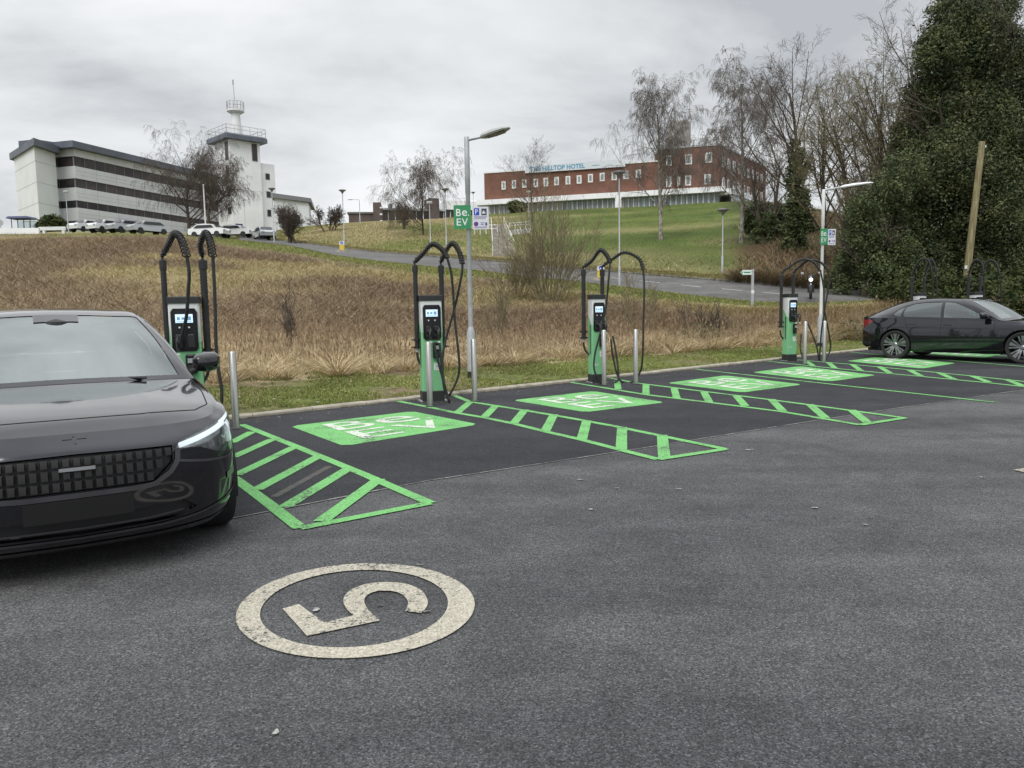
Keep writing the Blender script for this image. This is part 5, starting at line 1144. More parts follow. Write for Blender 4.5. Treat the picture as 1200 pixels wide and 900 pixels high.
# reference skin for trim that follows the body
full = gridmesh(wrap); gg = gridmesh(gd); hh_ = gridmesh(hood)
def bvh(b_): b2 = b_.copy(); mirror_bm(b2); t = BVHTree.FromBMesh(b2); return t
BW, BG, BH = bvh(full), bvh(gg), bvh(hh_)
def proj(a, b, mode):
    if mode == 'f': r_ = BW.ray_cast(Vector((4, a, b)), Vector((-1, 0, 0)))
    elif mode == 'r': r_ = BW.ray_cast(Vector((-4, a, b)), Vector((1, 0, 0)))
    elif mode == 'l': r_ = BW.ray_cast(Vector((a, 3, b)), Vector((0, -1, 0)))
    elif mode == 'R': r_ = BW.ray_cast(Vector((a, -3, b)), Vector((0, 1, 0)))
    elif mode in 'gG':
        s = 1 if mode == 'g' else -1; r_ = BG.ray_cast(Vector((a, 3*s, b)), Vector((0, -s, 0)))
    elif mode == 't': r_ = BG.ray_cast(Vector((a, b, 3)), Vector((0, 0, -1)))
    elif mode == 'h':
        r_ = BH.ray_cast(Vector((a, b, 3)), Vector((0, 0, -1)))
    if r_[0] is None: return None, None
    n_ = r_[1]
    d0 = {'f': Vector((1, 0, 0)), 'r': Vector((-1, 0, 0)), 'l': Vector((0, 1, 0)), 'R': Vector((0, -1, 0)), 'g': Vector((0, 1, 0)), 'G': Vector((0, -1, 0)), 't': Vector((0, 0, 1)), 'h': Vector((0, 0, 1))}[mode]
    if n_.dot(d0) < 0: n_ = -n_
    return np.array(r_[0]), np.array(n_)
def ribbon(mb, pts, wd, mode, off=.002, step=.025, mi=0, thick=0.):
    pts = np.array(pts, float); pts3 = np.concatenate([pts, np.zeros((len(pts), 1))], 1); n = max(2, int(arclen(pts3)[-1]/step)+1); q = resample(pts3, n)[:, :2]
    d = np.gradient(q, axis=0); d /= np.linalg.norm(d, axis=1)[:, None]+1e-9; nn = np.stack([-d[:, 1], d[:, 0]], 1)*wd/2; V_ = []; last = None
    for k in range(n):
        for s in (-1, 1):
            p, nm = proj(*(q[k]+nn[k]*s), mode)
            if p is None: p, nm = proj(*q[k], mode)
            if p is None: 
                if last is None: continue
                p, nm = last
            last = (p, nm); V_.append(p+nm*off)
    if len(V_) == 2*n: mb.add(V_, [(2*i, 2*i+2, 2*i+3, 2*i+1) for i in range(n-1)], mi)
def rib(name, pts, wd, mode, m, off=.002, parent=None):
    mb = MB(); ribbon(mb, pts, wd, mode, off); return mb.obj(name, m, parent or car, True, fixn=False)
# shut lines
m_gap = mat('panel_gap', (.004, .004, .004), .9)
mb = MB()
for md in ('l', 'R'):
    for pl in ([(.80, .90), (.80, .60), (.74, .30), (.70, .27)], [(-.33, .955), (-.33, .5), (-.30, .275)], [(-1.17, .98), (-1.10, .80), (-.99, .62), (-.93, .42), (-.92, .28)], [(-.9, .285), (.72, .285)]): ribbon(mb, pl, .008, md, .0012)
mb.obj('shut_lines', m_gap, wo_, fixn=False)
mb = MB(); q_ = [(1.93, y_) for y_ in np.linspace(-.66, .66, 30)]; q_ = [(1.985-.30*abs(y_)**3-.02*abs(y_), y_) for x_, y_ in q_]; ribbon(mb, q_, .008, 'h', .0015)
for s in (-1, 1): ribbon(mb, [(1.985-.30*.66**3-.02*.66, .66*s), (1.75, .755*s), (1.4, .79*s), (.9, .80*s)], .007, 'h', .0015)
mb.obj('shut_lines', m_gap, ho_, fixn=False)
# waistline and window trim
for md, sd in (('g', 1), ('G', -1)):
    rib('window_trim', [(.70, .975), (.40, .985), (-.30, .998), (-1.2, 1.02), (-1.46, 1.045), (-1.52, 1.09), (-1.40, 1.20), (-1.24, 1.29), (-1.05, 1.35), (-.80, 1.378), (-.32, 1.388), (-.05, 1.362), (.12, 1.285), (.42, 1.13), (.70, .985)], .016, md, m_gloss, .003)
for md in ('l', 'R'):
    for xh in (-.18, -1.0): 
        mb = MB(); sdx = 1 if md == 'l' else -1
        P0 = [proj(xh+dx_, .845+dz_, md) for dx_, dz_ in ((-.10, -.012), (.10, -.012), (.10, .012), (-.10, .012))]
        mb.add([p for p, n_ in P0]+[p+n_*.03 for p, n_ in P0], [(0, 1, 2, 3), (4, 5, 6, 7), (0, 1, 5, 4), (1, 2, 6, 5), (2, 3, 7, 6), (3, 0, 4, 7)]); mb.obj('door_handle', m_paint, car, 30)
    rib('side_crease', [(.72, .36), (.2, .345), (-.9, .33)], .02, md, m_gloss, .003)
# grille: rows of tiles, silver surround, bars
mb = MB()
for k in range(-11, 12):
    yc_ = k*.0505
    for zc_, hz_ in ((.536, .045), (.598, .050), (.658, .042)):
        if abs(yc_) > .375+(zc_-.5)*.75 or abs(yc_) > .46: continue
        v = []
        for dy_, dz_ in ((-1, -1), (1, -1), (1, 1), (-1, 1)):
            p, n_ = proj(yc_+dy_*.0195, zc_+dz_*hz_/2, 'f'); v.append(p+n_*-.004)
        for dy_, dz_ in ((-1, -1), (1, -1), (1, 1), (-1, 1)):
            p, n_ = proj(yc_+dy_*.0155, zc_+dz_*hz_/2*.8-.004, 'f'); v.append(p+n_*(.008 if dz_ < 0 else .001))
        mb.add(v, [(4, 5, 6, 7), (0, 1, 5, 4), (1, 2, 6, 5), (2, 3, 7, 6), (3, 0, 4, 7)])
gt = mb.obj('grille_tiles', mat('grille_tile', (.010, .010, .011), .6, coat=.1, spec=.25), car, 30)
mb = MB()
for s in (-1, 1): ribbon(mb, [(s*y_, z_) for y_, z_ in ((0, .482), (.25, .482), (.37, .488), (.46, .545), (.50, .60), (.505, .66))], .028, 'f', .006); ribbon(mb, [(s*y_, z_) for y_, z_ in ((.51, .60), (.66, .575), (.80, .562), (.885, .58))], .014, 'f', .004)
mb.obj('grille_surround', m_dsilver, car, True, fixn=False)
rib('radar_bar', [(-.085, .622), (.085, .622)], .018, 'f', m_rims, .012)
mb = MB(); 
for s in (-1, 1): ribbon(mb, [(1.99, s*.008), (1.99, s*.055)], .010, 'h', .003)
for x0_, x1_ in ((2.0, 2.022), (1.972, 1.955)): ribbon(mb, [(x0_, .0), (x1_, 0)], .010, 'h', .003)
def nosebadge():
    mb = MB()
    for pl in ([(-.058, .772), (-.012, .772)], [(.012, .772), (.058, .772)], [(-.004, .778), (-.004, .792)], [(.004, .766), (.004, .745)]): ribbon(mb, pl, .011, 'f', .003, .01)
    return mb.obj('bonnet_badge', m_gloss, car, fixn=False)
nosebadge()
# number plate
mb = MB(); v = []
for y_ in np.linspace(-.26, .26, 9):
    for z_ in (.352, .462): p, n_ = proj(y_, z_, 'f'); v.append((p[0]+.018-.0*y_, y_, z_))
nn = len(v); mb.add(v+[(x-.02, y, z) for x, y, z in v], [(2*i, 2*i+2, 2*i+3, 2*i+1) for i in range(8)]+[(2*i, nn+2*i, nn+2*i+2, 2*i+2) for i in range(8)]+[(2*i+1, 2*i+3, nn+2*i+3, nn+2*i+1) for i in range(8)]+[(0, 1, nn+1, nn), (16, nn+16, nn+17, 17)])
mb.obj('number_plate', mat('plate_black', (.004, .004, .004), .6), car)
mb = MB(); v = [(-2.36, -.26, .62), (-2.36, .26, .62), (-2.345, .26, .73), (-2.345, -.26, .73)]; mb.add(v, [(0, 1, 2, 3)]).obj('rear_plate', m_trim, car)
rib('sensor_housing', [(.405, -.14), (.405, .14)], .13, 't', mat('frit_grey', (.07, .07, .075), .3), .0015)
# lower front: splitter blades, fog lamp
mb = MB()
for s in (-1, 1):
    ribbon(mb, [(s*y_, z_) for y_, z_ in ((0, .30), (.35, .303), (.52, .318))], .010, 'f', .004); ribbon(mb, [(s*y_, z_) for y_, z_ in ((0, .245), (.40, .25), (.60, .27), (.80, .315), (.90, .36))], .014, 'f', .006); ribbon(mb, [(s*y_, z_) for y_, z_ in ((0, .19), (.40, .195), (.70, .21), (.88, .25))], .016, 'f', .006)
mb.obj('bumper_trim', m_dsilver, car, True, fixn=False)
for s in (-1, 1):
    mb = MB(); v = []
    for dy_, dz_ in ((-.035, -.03), (.03, -.018), (.03, .022), (-.035, .012)):
        p, n_ = proj(s*(.835+dy_), .455+dz_, 'f'); v.append(p+n_*.006)
    mb.add(v, [(0, 1, 2, 3)]).obj('fog_lamp', m_rims, car)
# headlights: dark housing, bright T-shaped strips, clear cover
for fl in (False, True):
    s = -1 if fl else 1; hd = bobj(p_head, 'headlight', m_lampin, car, flipy=fl, off=-.012); bobj(p_head, 'cover', glassmat('headlamp_cover', (.9, .92, .93), .10) if 'headlamp_cover' not in MATS else MATS['headlamp_cover'], hd, flipy=fl, off=.001)
    mb = MB()
    for pl, w_ in (([(.515, .682), (.62, .706), (.72, .735), (.82, .768)], .030), ([(.78, .768), (.85, .79), (.89, .80)], .020), ([(.835, .765), (.86, .73), (.872, .68), (.875, .63)], .030)):
        ribbon(mb, [(s*y_, z_) for y_, z_ in pl], w_, 'f', -.004, .015)
    mb.obj('led_strip', m_led2, hd, fixn=False); mb = MB()
    for yy_ in (.70, .775): 
        p, n_ = proj(s*yy_, .662, 'f'); mb.lathe([(.001, .0), (.026, .0), (.03, -.02)], (0, 0, 0), 14, axis='x', cap=False); k0 = len(mb.v)-42; mb.v[k0:] = [(x+p[0]-.008, y+p[1], z+p[2]) for x, y, z in mb.v[k0:]]
    mb.obj('projector', m_chrome, hd)
# rear light bar
rib('rear_light_bar', [(-.72, .93), (0, .955), (.72, .93)], .035, 'r', m_red, .004)
# mirrors
for s in (1, -1):
    secs = [(.00, .03, .03, .0), (.03, .085, .06, .0), (.12, .115, .078, .004), (.20, .10, .070, .008), (.245, .05, .04, .014)]; v = []; nk = 14
    for dy_, rx, rz, dz_ in secs:
        for k in range(nk): t = 2*math.pi*k/nk; cx_ = math.copysign(abs(math.cos(t))**.8, math.cos(t)); v.append((.60+rx*cx_*(1 if cx_ > 0 else .35)-dy_*.18, s*(.875+dy_*.82), 1.045+dz_+rz*math.copysign(abs(math.sin(t))**.8, math.sin(t))))
    f = [(i*nk+j, i*nk+(j+1) % nk, (i+1)*nk+(j+1) % nk, (i+1)*nk+j) for i in range(4) for j in range(nk)]+[tuple(range(nk)), tuple(range(4*nk, 5*nk))]; mm_ = MB().add(v, f).obj('wing_mirror', m_gloss, car, True)
    MB().tube(cr([(.62, s*.84, .975), (.61, s*.87, .985), (.60, s*.93, 1.01)], 4), .022, 8).obj('mirror_arm', m_trim, mm_, 60)
# wheels
def wheel(x, s):
    w0 = empty('wheel', (x, s*.81, WZ)); w0.parent = car
    mb = MB(); pr = [(.276, -.10), (.30, -.112), (.335, -.108), (.348, -.085), (.352, 0), (.348, .085), (.335, .108), (.30, .112), (.276, .10)]; mb.lathe(pr, (0, 0, 0), 48, axis='y', cap=False); mb.obj('tyre', m_tyre, w0, 40)
    mb = MB(); mb.lathe([(.279, .10), (.266, .098), (.256, .06), (.25, -.09), (.276, -.10)] if s > 0 else [(.279, -.10), (.266, -.098), (.256, -.06), (.25, .09), (.276, .10)], (0, 0, 0), 48, axis='y', cap=False)
    mb.lathe([(.001, s*.02), (.20, s*.01), (.21, -s*.01)], (0, 0, 0), 32, axis='y', cap=False); rm = mb.obj('rim', m_rimk, w0, 40)
    mb = MB()
    for k in range(5):
        for dd, wd_, m_i in ((0, .030, 0), (.36, .016, 0), (-.36, .016, 0)):
            a = 2*math.pi*k/5+dd+.3; c_, s_ = math.cos(a), math.sin(a); v = []
            for r_, w_, y_ in ((.045, wd_*.8, .075), (.15, wd_*.8, .092), (.270, wd_*(1.6 if dd == 0 else 1.1), .098)):
                for q_ in (-1, 1): v.append((r_*c_-q_*w_*s_, s*y_, r_*s_+q_*w_*c_))
                for q_ in (-1, 1): v.append((r_*c_-q_*w_*s_, s*(y_-.03), r_*s_+q_*w_*c_))
            mb.add(v, [(0, 1, 5, 4), (4, 5, 9, 8), (0, 4, 6, 2), (4, 8, 10, 6), (1, 3, 7, 5), (5, 7, 11, 9)], m_i)
    mb.lathe([(.001, s*.10), (.035, s*.098), (.055, s*.08), (.055, s*.05)], (0, 0, 0), 20, axis='y', cap=False); mb.obj('spokes', m_rims, rm)
    MB().lathe([(.001, 0), (.17, 0), (.17, -s*.02)], (0, 0, 0), 32, axis='y', cap=False).obj('brake_disc', m_galv, w0)
for x in (AX, -AX):
    for s in (1, -1): wheel(x, s)
    for s in (1, -1):
        mb = MB(); v = []; n = 30
        for t in np.linspace(-.25, math.pi+.25, n): 
            for y_ in (.50, .915): v.append((x+.394*math.cos(t), s*y_, WZ+.394*math.sin(t)))
        mb.add(v, [(2*i, 2*i+2, 2*i+3, 2*i+1) for i in range(n-1)]); mb.add([v[2*i] for i in range(n)], [tuple(range(n))]); mb.obj('wheel_arch_liner', m_trim, car)
mb = MB(); mb.box(-2.2, 2.05, -.50, .50, .17, .24); mb.box(-.93, .93, -.84, .84, .18, .25); mb.obj('underbody', m_trim, car)
# cabin
mb = MB(); mb.box(-1.6, 1.15, -.82, .82, .30, .33); mb.obj('cabin_floor', m_seat, car)
mb = MB(); v = []
for x, z in ((1.02, .93), (.72, .965), (.52, .94), (.48, .80), (.50, .55), (1.0, .5)): 
    for y in (-.76, .76): v.append((x, y, z))
mb.add(v, [(2*i, 2*i+2, 2*i+3, 2*i+1) for i in range(5)]+[(0, 2, 4, 6, 8, 10), (1, 3, 5, 7, 9, 11)]); mb.obj('dashboard', m_trim, car, 30)
MB().box(.46, .49, -.12, .12, .84, 1.03, bev=.008).obj('centre_screen', m_gloss, car)
for y in (.38, -.38):
    st = MB().box(-.55, .02, y-.25, y+.25, .33, .55, bev=.05).obj('seat', m_seat, car, 40); mb = MB(); v = []
    for z, x0_, w_ in ((.5, -.45, .25), (.75, -.52, .26), (1.0, -.60, .22), (1.08, -.63, .15)):
        for a, b in ((.06, -1), (.06, 1), (-.07, 1), (-.07, -1)): v.append((x0_+a, y+w_*b, z))
    mb.add(v, [(i*4+j, i*4+(j+1) % 4, i*4+4+(j+1) % 4, i*4+4+j) for i in range(3) for j in range(4)]+[(12, 13, 14, 15)]); mb.obj('seat_back', m_seat, st, 40); MB().box(-.72, -.62, y-.12, y+.12, 1.12, 1.27, bev=.03).obj('headrest', m_seat, st, 40)
MB().box(-1.5, -1.0, -.62, .62, .33, .95, bev=.06).obj('rear_bench', m_seat, car, 40)
t_ = np.linspace(0, 2*math.pi, 33); sc_, sy_ = .17, -.38
MB().tube([(.30+.07*math.sin(a), sy_+.175*math.cos(a), .90+.16*math.sin(a)) for a in t_], .015, 8, cap=False).obj('steering_wheel', m_trim, car, 60)
mb = MB(); mb.v = []; v = [proj_ for proj_ in []]
mb.lathe([(.02, 0), (.11, 0), (.10, .06), (.02, .08)], (.40, 0, 1.315), 20); mm_ = mb.obj('rear_view_mirror_housing', m_trim, car, 40)
mb = MB(); mb.tube(cr([(1.04, .50, .99), (1.0, .1, .995), (.98, -.30, .99)], 6), .010, 6); mb.tube(cr([(.98, -.05, .99), (.93, -.40, .985), (.87, -.68, .968)], 6), .010, 6); mb.obj('wiper', m_trim, car, 60)

# second car: a copy of the whole assembly
def place(o, x, y, z, hd): o.location = (x, y, z); o.rotation_euler = (0, 0, hd)
car2 = copy_tree(car); car2['label'] = 'dark grey electric fastback parked beyond the fourth charger, seen from its side'
HEAD1 = math.radians(-58); car.scale = (1.03, 1.03, 1.05); car2.scale = (1.03, 1.03, 1.03)
def put_nose(o, px, py, hd, z=.0, zn=.795, d=2.27):
    g = G(px, py, zn); o.location = (g[0]-math.cos(hd)*d, g[1]-math.sin(hd)*d, z); o.rotation_euler = (0, 0, hd)
put_nose(car, 88, 519, HEAD1)
# rear wheel contact of the second car measured at (1050,414), front at (1198,428)
a_ = P(1050, 414, 19.6)[:2]; b_ = P(1200, 428.5, 17.45)[:2]; HEAD2 = math.atan2(b_[1]-a_[1], b_[0]-a_[0]); mid = (a_+b_)/2; nrm_ = np.array([-math.sin(HEAD2), math.cos(HEAD2)]); mid = mid+nrm_*.81
zc_ = (P(1050, 414, 19.6)[2]+P(1200, 428.5, 17.45)[2])/2
place(car2, mid[0], mid[1], .012, HEAD2)
print('CAR2', mid, zc_, math.degrees(HEAD2), np.linalg.norm(b_-a_))

# people in the cars
def person(name_label, car_o, seat_y, shirt, hairm, turn=0., driving=False):
    """seated figure, one continuous body mesh"""
    V_ = [(0, 0, 0), (.02, 0, .16), (.0, 0, .34), (-.03, 0, .47), (-.03, 0, .545), (-.01, 0, .62), (.0, 0, .70), (.0, 0, .765)]; Rr = [.15, .13, .15, .12, .055, .075, .095, .07]; E2 = [(i, i+1) for i in range(7)]
    for s in (1, -1):
        n0 = len(V_); 
        if driving: arm = [(-.03, s*.17, .43), (.10, s*.22, .22), (.34, s*.17, .36), (.40, s*.165, .40)]
        else: arm = [(-.03, s*.17, .43), (.05, s*.23, .20), (.26, s*.14, .12), (.34, s*.11, .11)]
        V_ += arm; Rr += [.07, .048, .032, .034]; E2 += [(3, n0), (n0, n0+1), (n0+1, n0+2), (n0+2, n0+3)]
        for k, (fy, fl_) in enumerate(((-.030, .06), (-.010, .075), (.010, .072), (.028, .055))):
            m0 = len(V_); h_ = arm[3]; V_ += [(h_[0]+.035, h_[1]+fy, h_[2]), (h_[0]+.035+fl_*.6, h_[1]+fy, h_[2]-.01), (h_[0]+.035+fl_*.7, h_[1]+fy, h_[2]-.035)]; Rr += [.010, .009, .007]; E2 += [(n0+3, m0), (m0, m0+1), (m0+1, m0+2)]
        m0 = len(V_); h_ = arm[3]; V_ += [(h_[0]+.015, h_[1]-s*.04, h_[2]+.005), (h_[0]+.05, h_[1]-s*.045, h_[2]+.008)]; Rr += [.011, .009]; E2 += [(n0+3, m0), (m0, m0+1)]
        n1 = len(V_); V_ += [(.05, s*.10, -.02), (.45, s*.13, .03), (.62, s*.12, -.28), (.72, s*.12, -.30)]; Rr += [.095, .06, .045, .04]; E2 += [(0, n1), (n1, n1+1), (n1+1, n1+2), (n1+2, n1+3)]
    me = skinmesh('body', V_, E2, Rr, 0, 2)
    for v in me.vertices:         # face: brow, nose, chin, eye hollows pressed into the head
        x, y, z = v.co
        if z > .60 and x > .0:
            n_ = math.exp(-((y/.016)**2+((z-.675)/.022)**2))*.022; e1_ = sum(math.exp(-(((y-q_)/.016)**2+((z-.70)/.012)**2)) for q_ in (-.032, .032))*-.012; c_ = math.exp(-((y/.03)**2+((z-.615)/.02)**2))*.012; m__ = math.exp(-((y/.025)**2+((z-.645)/.006)**2))*-.005
            v.co.x += n_+e1_+c_+m__
    me.materials.append(m_skin); me.materials.append(shirt); me.materials.append(m_seat)
    for p in me.polygons:
        c = p.center; p.material_index = 0 if (c.z > .525 or (c.x > .30 and c.z > .05 and abs(c.y) > .05 and (c.z > .30 if driving else (c.z > .08 and abs(c.y) < .2 and c.z < .16 and c.x > .3)))) else (2 if (c.z < .05 and c.x > -.02) else 1); p.use_smooth = True
    pr = empty('person', (0, 0, 0), 0, name_label, 'person'); b_ = bpy.data.objects.new('body', me); COL.objects.link(b_); b_.parent = pr
    mb = MB(); v = []; nk = 18
    for i, (r_, z_) in enumerate(((.098, .70), (.106, .735), (.10, .775), (.075, .808), (.03, .825))):
        for k in range(nk): t = 2*math.pi*k/nk; fx = math.cos(t); v.append((-.008+r_*fx*(.86 if fx > 0 else 1.0)+(-.012 if fx > .3 and i < 2 else 0), r_*.86*math.sin(t), z_+(.022 if fx > .3 and i == 0 else -.03 if (fx < -.2 and i == 0) else 0)))
    mb.add(v, [(i*nk+j, i*nk+(j+1) % nk, (i+1)*nk+(j+1) % nk, (i+1)*nk+j) for i in range(4) for j in range(nk)]+[tuple(range(4*nk, 5*nk))]); mb.obj('hair', hairm, pr, 60)
    mb = MB()
    for q_ in (-.031, .031): mb.lathe([(.001, .1), (.008, .094), (.011, .086)], (0, q_, .70), 8, axis='x', cap=False)
    mb.obj('eye', m_trim, pr)
    mw = Matrix.Rotation(car_o.rotation_euler[2], 4, 'Z'); loc = Vector(car_o.location)+mw @ Vector((-.42, seat_y, .60)); pr.location = loc; pr.rotation_euler = (0, 0, car_o.rotation_euler[2]+turn); return pr
m_shirt1 = mat('jumper_grey', (.14, .14, .15), .9); m_shirt2 = mat('shirt_pale_blue', (.36, .45, .60), .9)
person('person in a grey jumper sitting behind the windscreen of the left car', car, .38, m_shirt1, m_hair, R(-8))
person('person in a pale blue shirt at the wheel of the right-hand car', car2, -.38, m_shirt2, m_hair, 0, True)
# ------------------------------------------------------------------ buildings
m_clad = mat('grey_cladding', (.62, .635, .655), .55, var=.05, scale=.5); m_cladw = mat('white_cladding', (.70, .72, .72), .6, var=.04, scale=.4); m_render = mat('white_render', (.80, .81, .83), .8, var=.05, scale=.4)
m_roofb = mat('blue_grey_roof_edge', (.10, .115, .145), .5, var=.15, scale=.6); m_glassd = mat('dark_window_glass', (.022, .022, .026), .35, col2=(.075, .06, .062), scale=.35, spec=.3); m_brownb = mat('brown_cladding', (.10, .075, .07), .7, var=.2, scale=.4)
m_frame = mat('window_frame_grey', (.16, .16, .17), .5); m_wframe = mat('window_frame_white', (.72, .73, .72), .5); m_navy = mat('navy_sign', (.02, .035, .12), .5); m_roof = mat('flat_roof', (.14, .14, .14), .9)
m_joint = mat('panel_joint', (.30, .31, .32), .7)
def brickmat(name, a, b_, mortar):
    m = bpy.data.materials.new(name); m.use_nodes = True; nt = m.node_tree; bs = nt.nodes['Principled BSDF']; L = nt.links.new; tc = nd(nt, 'ShaderNodeTexCoord'); sp = nd(nt, 'ShaderNodeSeparateXYZ'); L(tc.outputs['Object'], sp.inputs[0])
    ad = nd(nt, 'ShaderNodeMath', operation='ADD'); L(sp.outputs[0], ad.inputs[0]); L(sp.outputs[1], ad.inputs[1]); cb = nd(nt, 'ShaderNodeCombineXYZ'); L(ad.outputs[0], cb.inputs[0]); L(sp.outputs[2], cb.inputs[1])
    br = nd(nt, 'ShaderNodeTexBrick'); br.inputs['Scale'].default_value = 1; br.inputs['Brick Width'].default_value = .45; br.inputs['Row Height'].default_value = .15; br.inputs['Mortar Size'].default_value = .012
    br.inputs['Color1'].default_value = c4(a); br.inputs['Color2'].default_value = c4(b_); br.inputs['Mortar'].default_value = c4(mortar); L(cb.outputs[0], br.inputs['Vector'])
    n = nd(nt, 'ShaderNodeTexNoise'); n.inputs['Scale'].default_value = .5; n.inputs['Detail'].default_value = 6; L(tc.outputs['Object'], n.inputs['Vector']); mr = nd(nt, 'ShaderNodeMapRange'); mr.inputs[3].default_value = .55; mr.inputs[4].default_value = 1.45; L(n.outputs[0], mr.inputs[0])
    vm = nd(nt, 'ShaderNodeVectorMath', operation='SCALE'); L(br.outputs[0], vm.inputs[0]); L(mr.outputs[0], vm.inputs['Scale']); L(vm.outputs[0], bs.inputs['Base Color']); bs.inputs['Roughness'].default_value = .9; MATS[name] = m; return m
m_brick = brickmat('red_brick', (.15, .062, .042), (.20, .085, .056), (.16, .12, .095))
class Fac:
    """a building frame: local x along the facade from A to B, local y into the building"""
    def __init__(s, name, A, B, z0, label, cat='building'):
        s.A = np.array([*A[:2], z0]); d = np.array(B[:2])-np.array(A[:2]); s.len = np.linalg.norm(d); s.d = np.array([*(d/s.len), 0]); s.n = np.array([-s.d[1], s.d[0], 0]); s.e = empty(name, s.A, math.atan2(s.d[1], s.d[0]), label, cat)
    def q(s, px, py, off=0.):
        """measured facade coordinates (along, height) of a point of the photograph, on the plane set back by off"""
        r = ray(px, py); c = np.array([0, 0, H]); t = ((s.A+s.n*off-c)@s.n)/(r@s.n); p = c+r*t-s.A; return p@s.d, p[2]
def band(f, name, mats, x0, x1, za, zb, y0, y1, parent=None): return MB().box(x0, x1, y0, y1, za, zb).obj(name, mats, parent or f.e)
# --- office building with strip windows
A = P(93, 270, 118); B = P(259, 270, 150); z0 = gz(A[0], A[1])-.6
fo = Fac('office_building', A, B, z0, 'long grey office building with dark strip windows and a white stair block')
L_ = fo.len; ztop = fo.q(93, 176)[1]
def zs(py): return fo.q(93, py)[1]
levels = [('wall', 0, zs(258.5)), ('glass', zs(258.5)-.0, 0)]
zwin = [(zs(268), zs(258.5)), (zs(243.5), zs(235)), (zs(220), zs(209.5)), (zs(195.5), zs(184))]
D = 7
core = MB().box(.25, L_-.05, .25, D-.2, -.5, ztop-.1).obj('wall', m_clad, fo.e)
z = -.4
spans = []
for a, b in zwin: spans.append((z, a)); z = b
spans.append((z, ztop))
for a, b in spans:
    s_ = band(fo, 'wall', m_clad, 0, L_, a, b, 0, D); 
    if b-a > 1:
        mb = MB()
        for k in range(1, int((b-a)/.55)): mb.box(.0, L_, -.012, -.002, a+k*.55, a+k*.55+.03)
        for k in range(1, int(L_/4)): mb.box(k*4, k*4+.03, -.0125, -.0025, a, b)
        mb.obj('panel_joint', m_joint, s_)
for i, (a, b) in enumerate(zwin):
    n = int(L_/1.9)
    for k in range(n):
        x0, x1 = L_*k/n, L_*(k+1)/n; fr = MB().box(x0, x0+.09, .1, .2, a, b).obj('window', m_frame, fo.e)
        mb = MB().box(x0+.09, x1, .16, .19, a, b); mb.obj('pane', m_glassd, fr)
    # end wall windows
    fr = MB().box(.1, .2, .5, 3.2, a, b).obj('window', m_glassd, fo.e)
# stair block (white) left of a recess
def blk(px, py, Y): p = P(px, py, Y)-fo.A; return p@fo.d, p@fo.n
xa, ya = blk(66, 200, 121); xb, yb = blk(42, 200, 113); xc, yc = blk(17, 200, 122)
pts = [blk(42, 200, 112.5), blk(66, 200, 117.5), None, blk(17.5, 200, 121)]; pts[2] = (pts[1][0]+pts[3][0]-pts[0][0], pts[1][1]+pts[3][1]-pts[0][1])
zt2 = P(42, 172, 112.5)[2]-z0
sb = MB().prism(pts, -3, zt2).obj('stair_block', m_cladw, fo.e)
mb = MB()
for t in np.arange(.12, .95, .24): 
    for (p, q_) in ((pts[0], pts[1]), (pts[3], pts[0])):
        pp = np.array(p); qq = np.array(q_); nn = qq-pp; nn = nn/np.linalg.norm(nn); o_ = np.array([nn[1], -nn[0]])*.015; zc_ = zt2*t
        mb.add([(*(pp+o_), zc_), (*(qq+o_), zc_), (*(qq+o_), zc_+.05), (*(pp+o_), zc_+.05)], [(0, 1, 2, 3)])
mb.obj('panel_joint', m_joint, sb)
# recess wall between
q1 = blk(66, 200, 123); 
mb = MB()
for (a, b), m_ in [((s_), 0) for s_ in spans]+[((s_), 1) for s_ in zwin]: mb.box(pts[1][0]+.3, .0-.01, 3.2, 6 if m_ == 0 else 5.8, a, b, m_)
mb.obj('recess_wall', [m_clad, m_glassd], fo.e)
# roof slabs with blue-grey fascia
mb = MB(); mb.prism([(-1.2, -1.1), (L_+.6, -1.1), (L_+.6, D+.5), (-3.5, D-.5), (-3.5, 3.2), (-1.2, 2.4)], ztop, ztop+.95); cx = sum(p[0] for p in pts)/4; cy = sum(p[1] for p in pts)/4
mb.prism([(cx+(p[0]-cx)*1.22, cy+(p[1]-cy)*1.22) for p in pts], zt2+.003, zt2+.95); mb.obj('roof', m_roofb, fo.e)
# entrance canopy and the two name boards
a0, za = fo.q(137, 258); a1, zb = fo.q(162, 262.5)
s_ = MB().box(a0, a1, -.9, -.1, zb, za).obj('entrance_canopy', m_navy, fo.e); mb = MB()
for k in range(4): x_ = a0+(a1-a0)*(.12+k*.2); mb.box(x_, x_+(a1-a0)*.14, -.93, -.905, zb+.25, za-.35)
mb.obj('lettering', m_sticker, s_)
a0, za = fo.q(222.5, 261); a1, zb = fo.q(262, 268.5); a1 = min(a1, L_)
s_ = MB().box(a0, a1, -.25, -.02, zb, za+.1).obj('name_board', m_ink, fo.e); mb = MB(); put_text(mb, 'CAPITAL BUILDING', lambda a, b: (a0+.15+(a1-a0-.4)*a, -.262, zb+.3+(za-zb-.5)*b), offset=.03); mb.obj('lettering', m_sticker, s_)

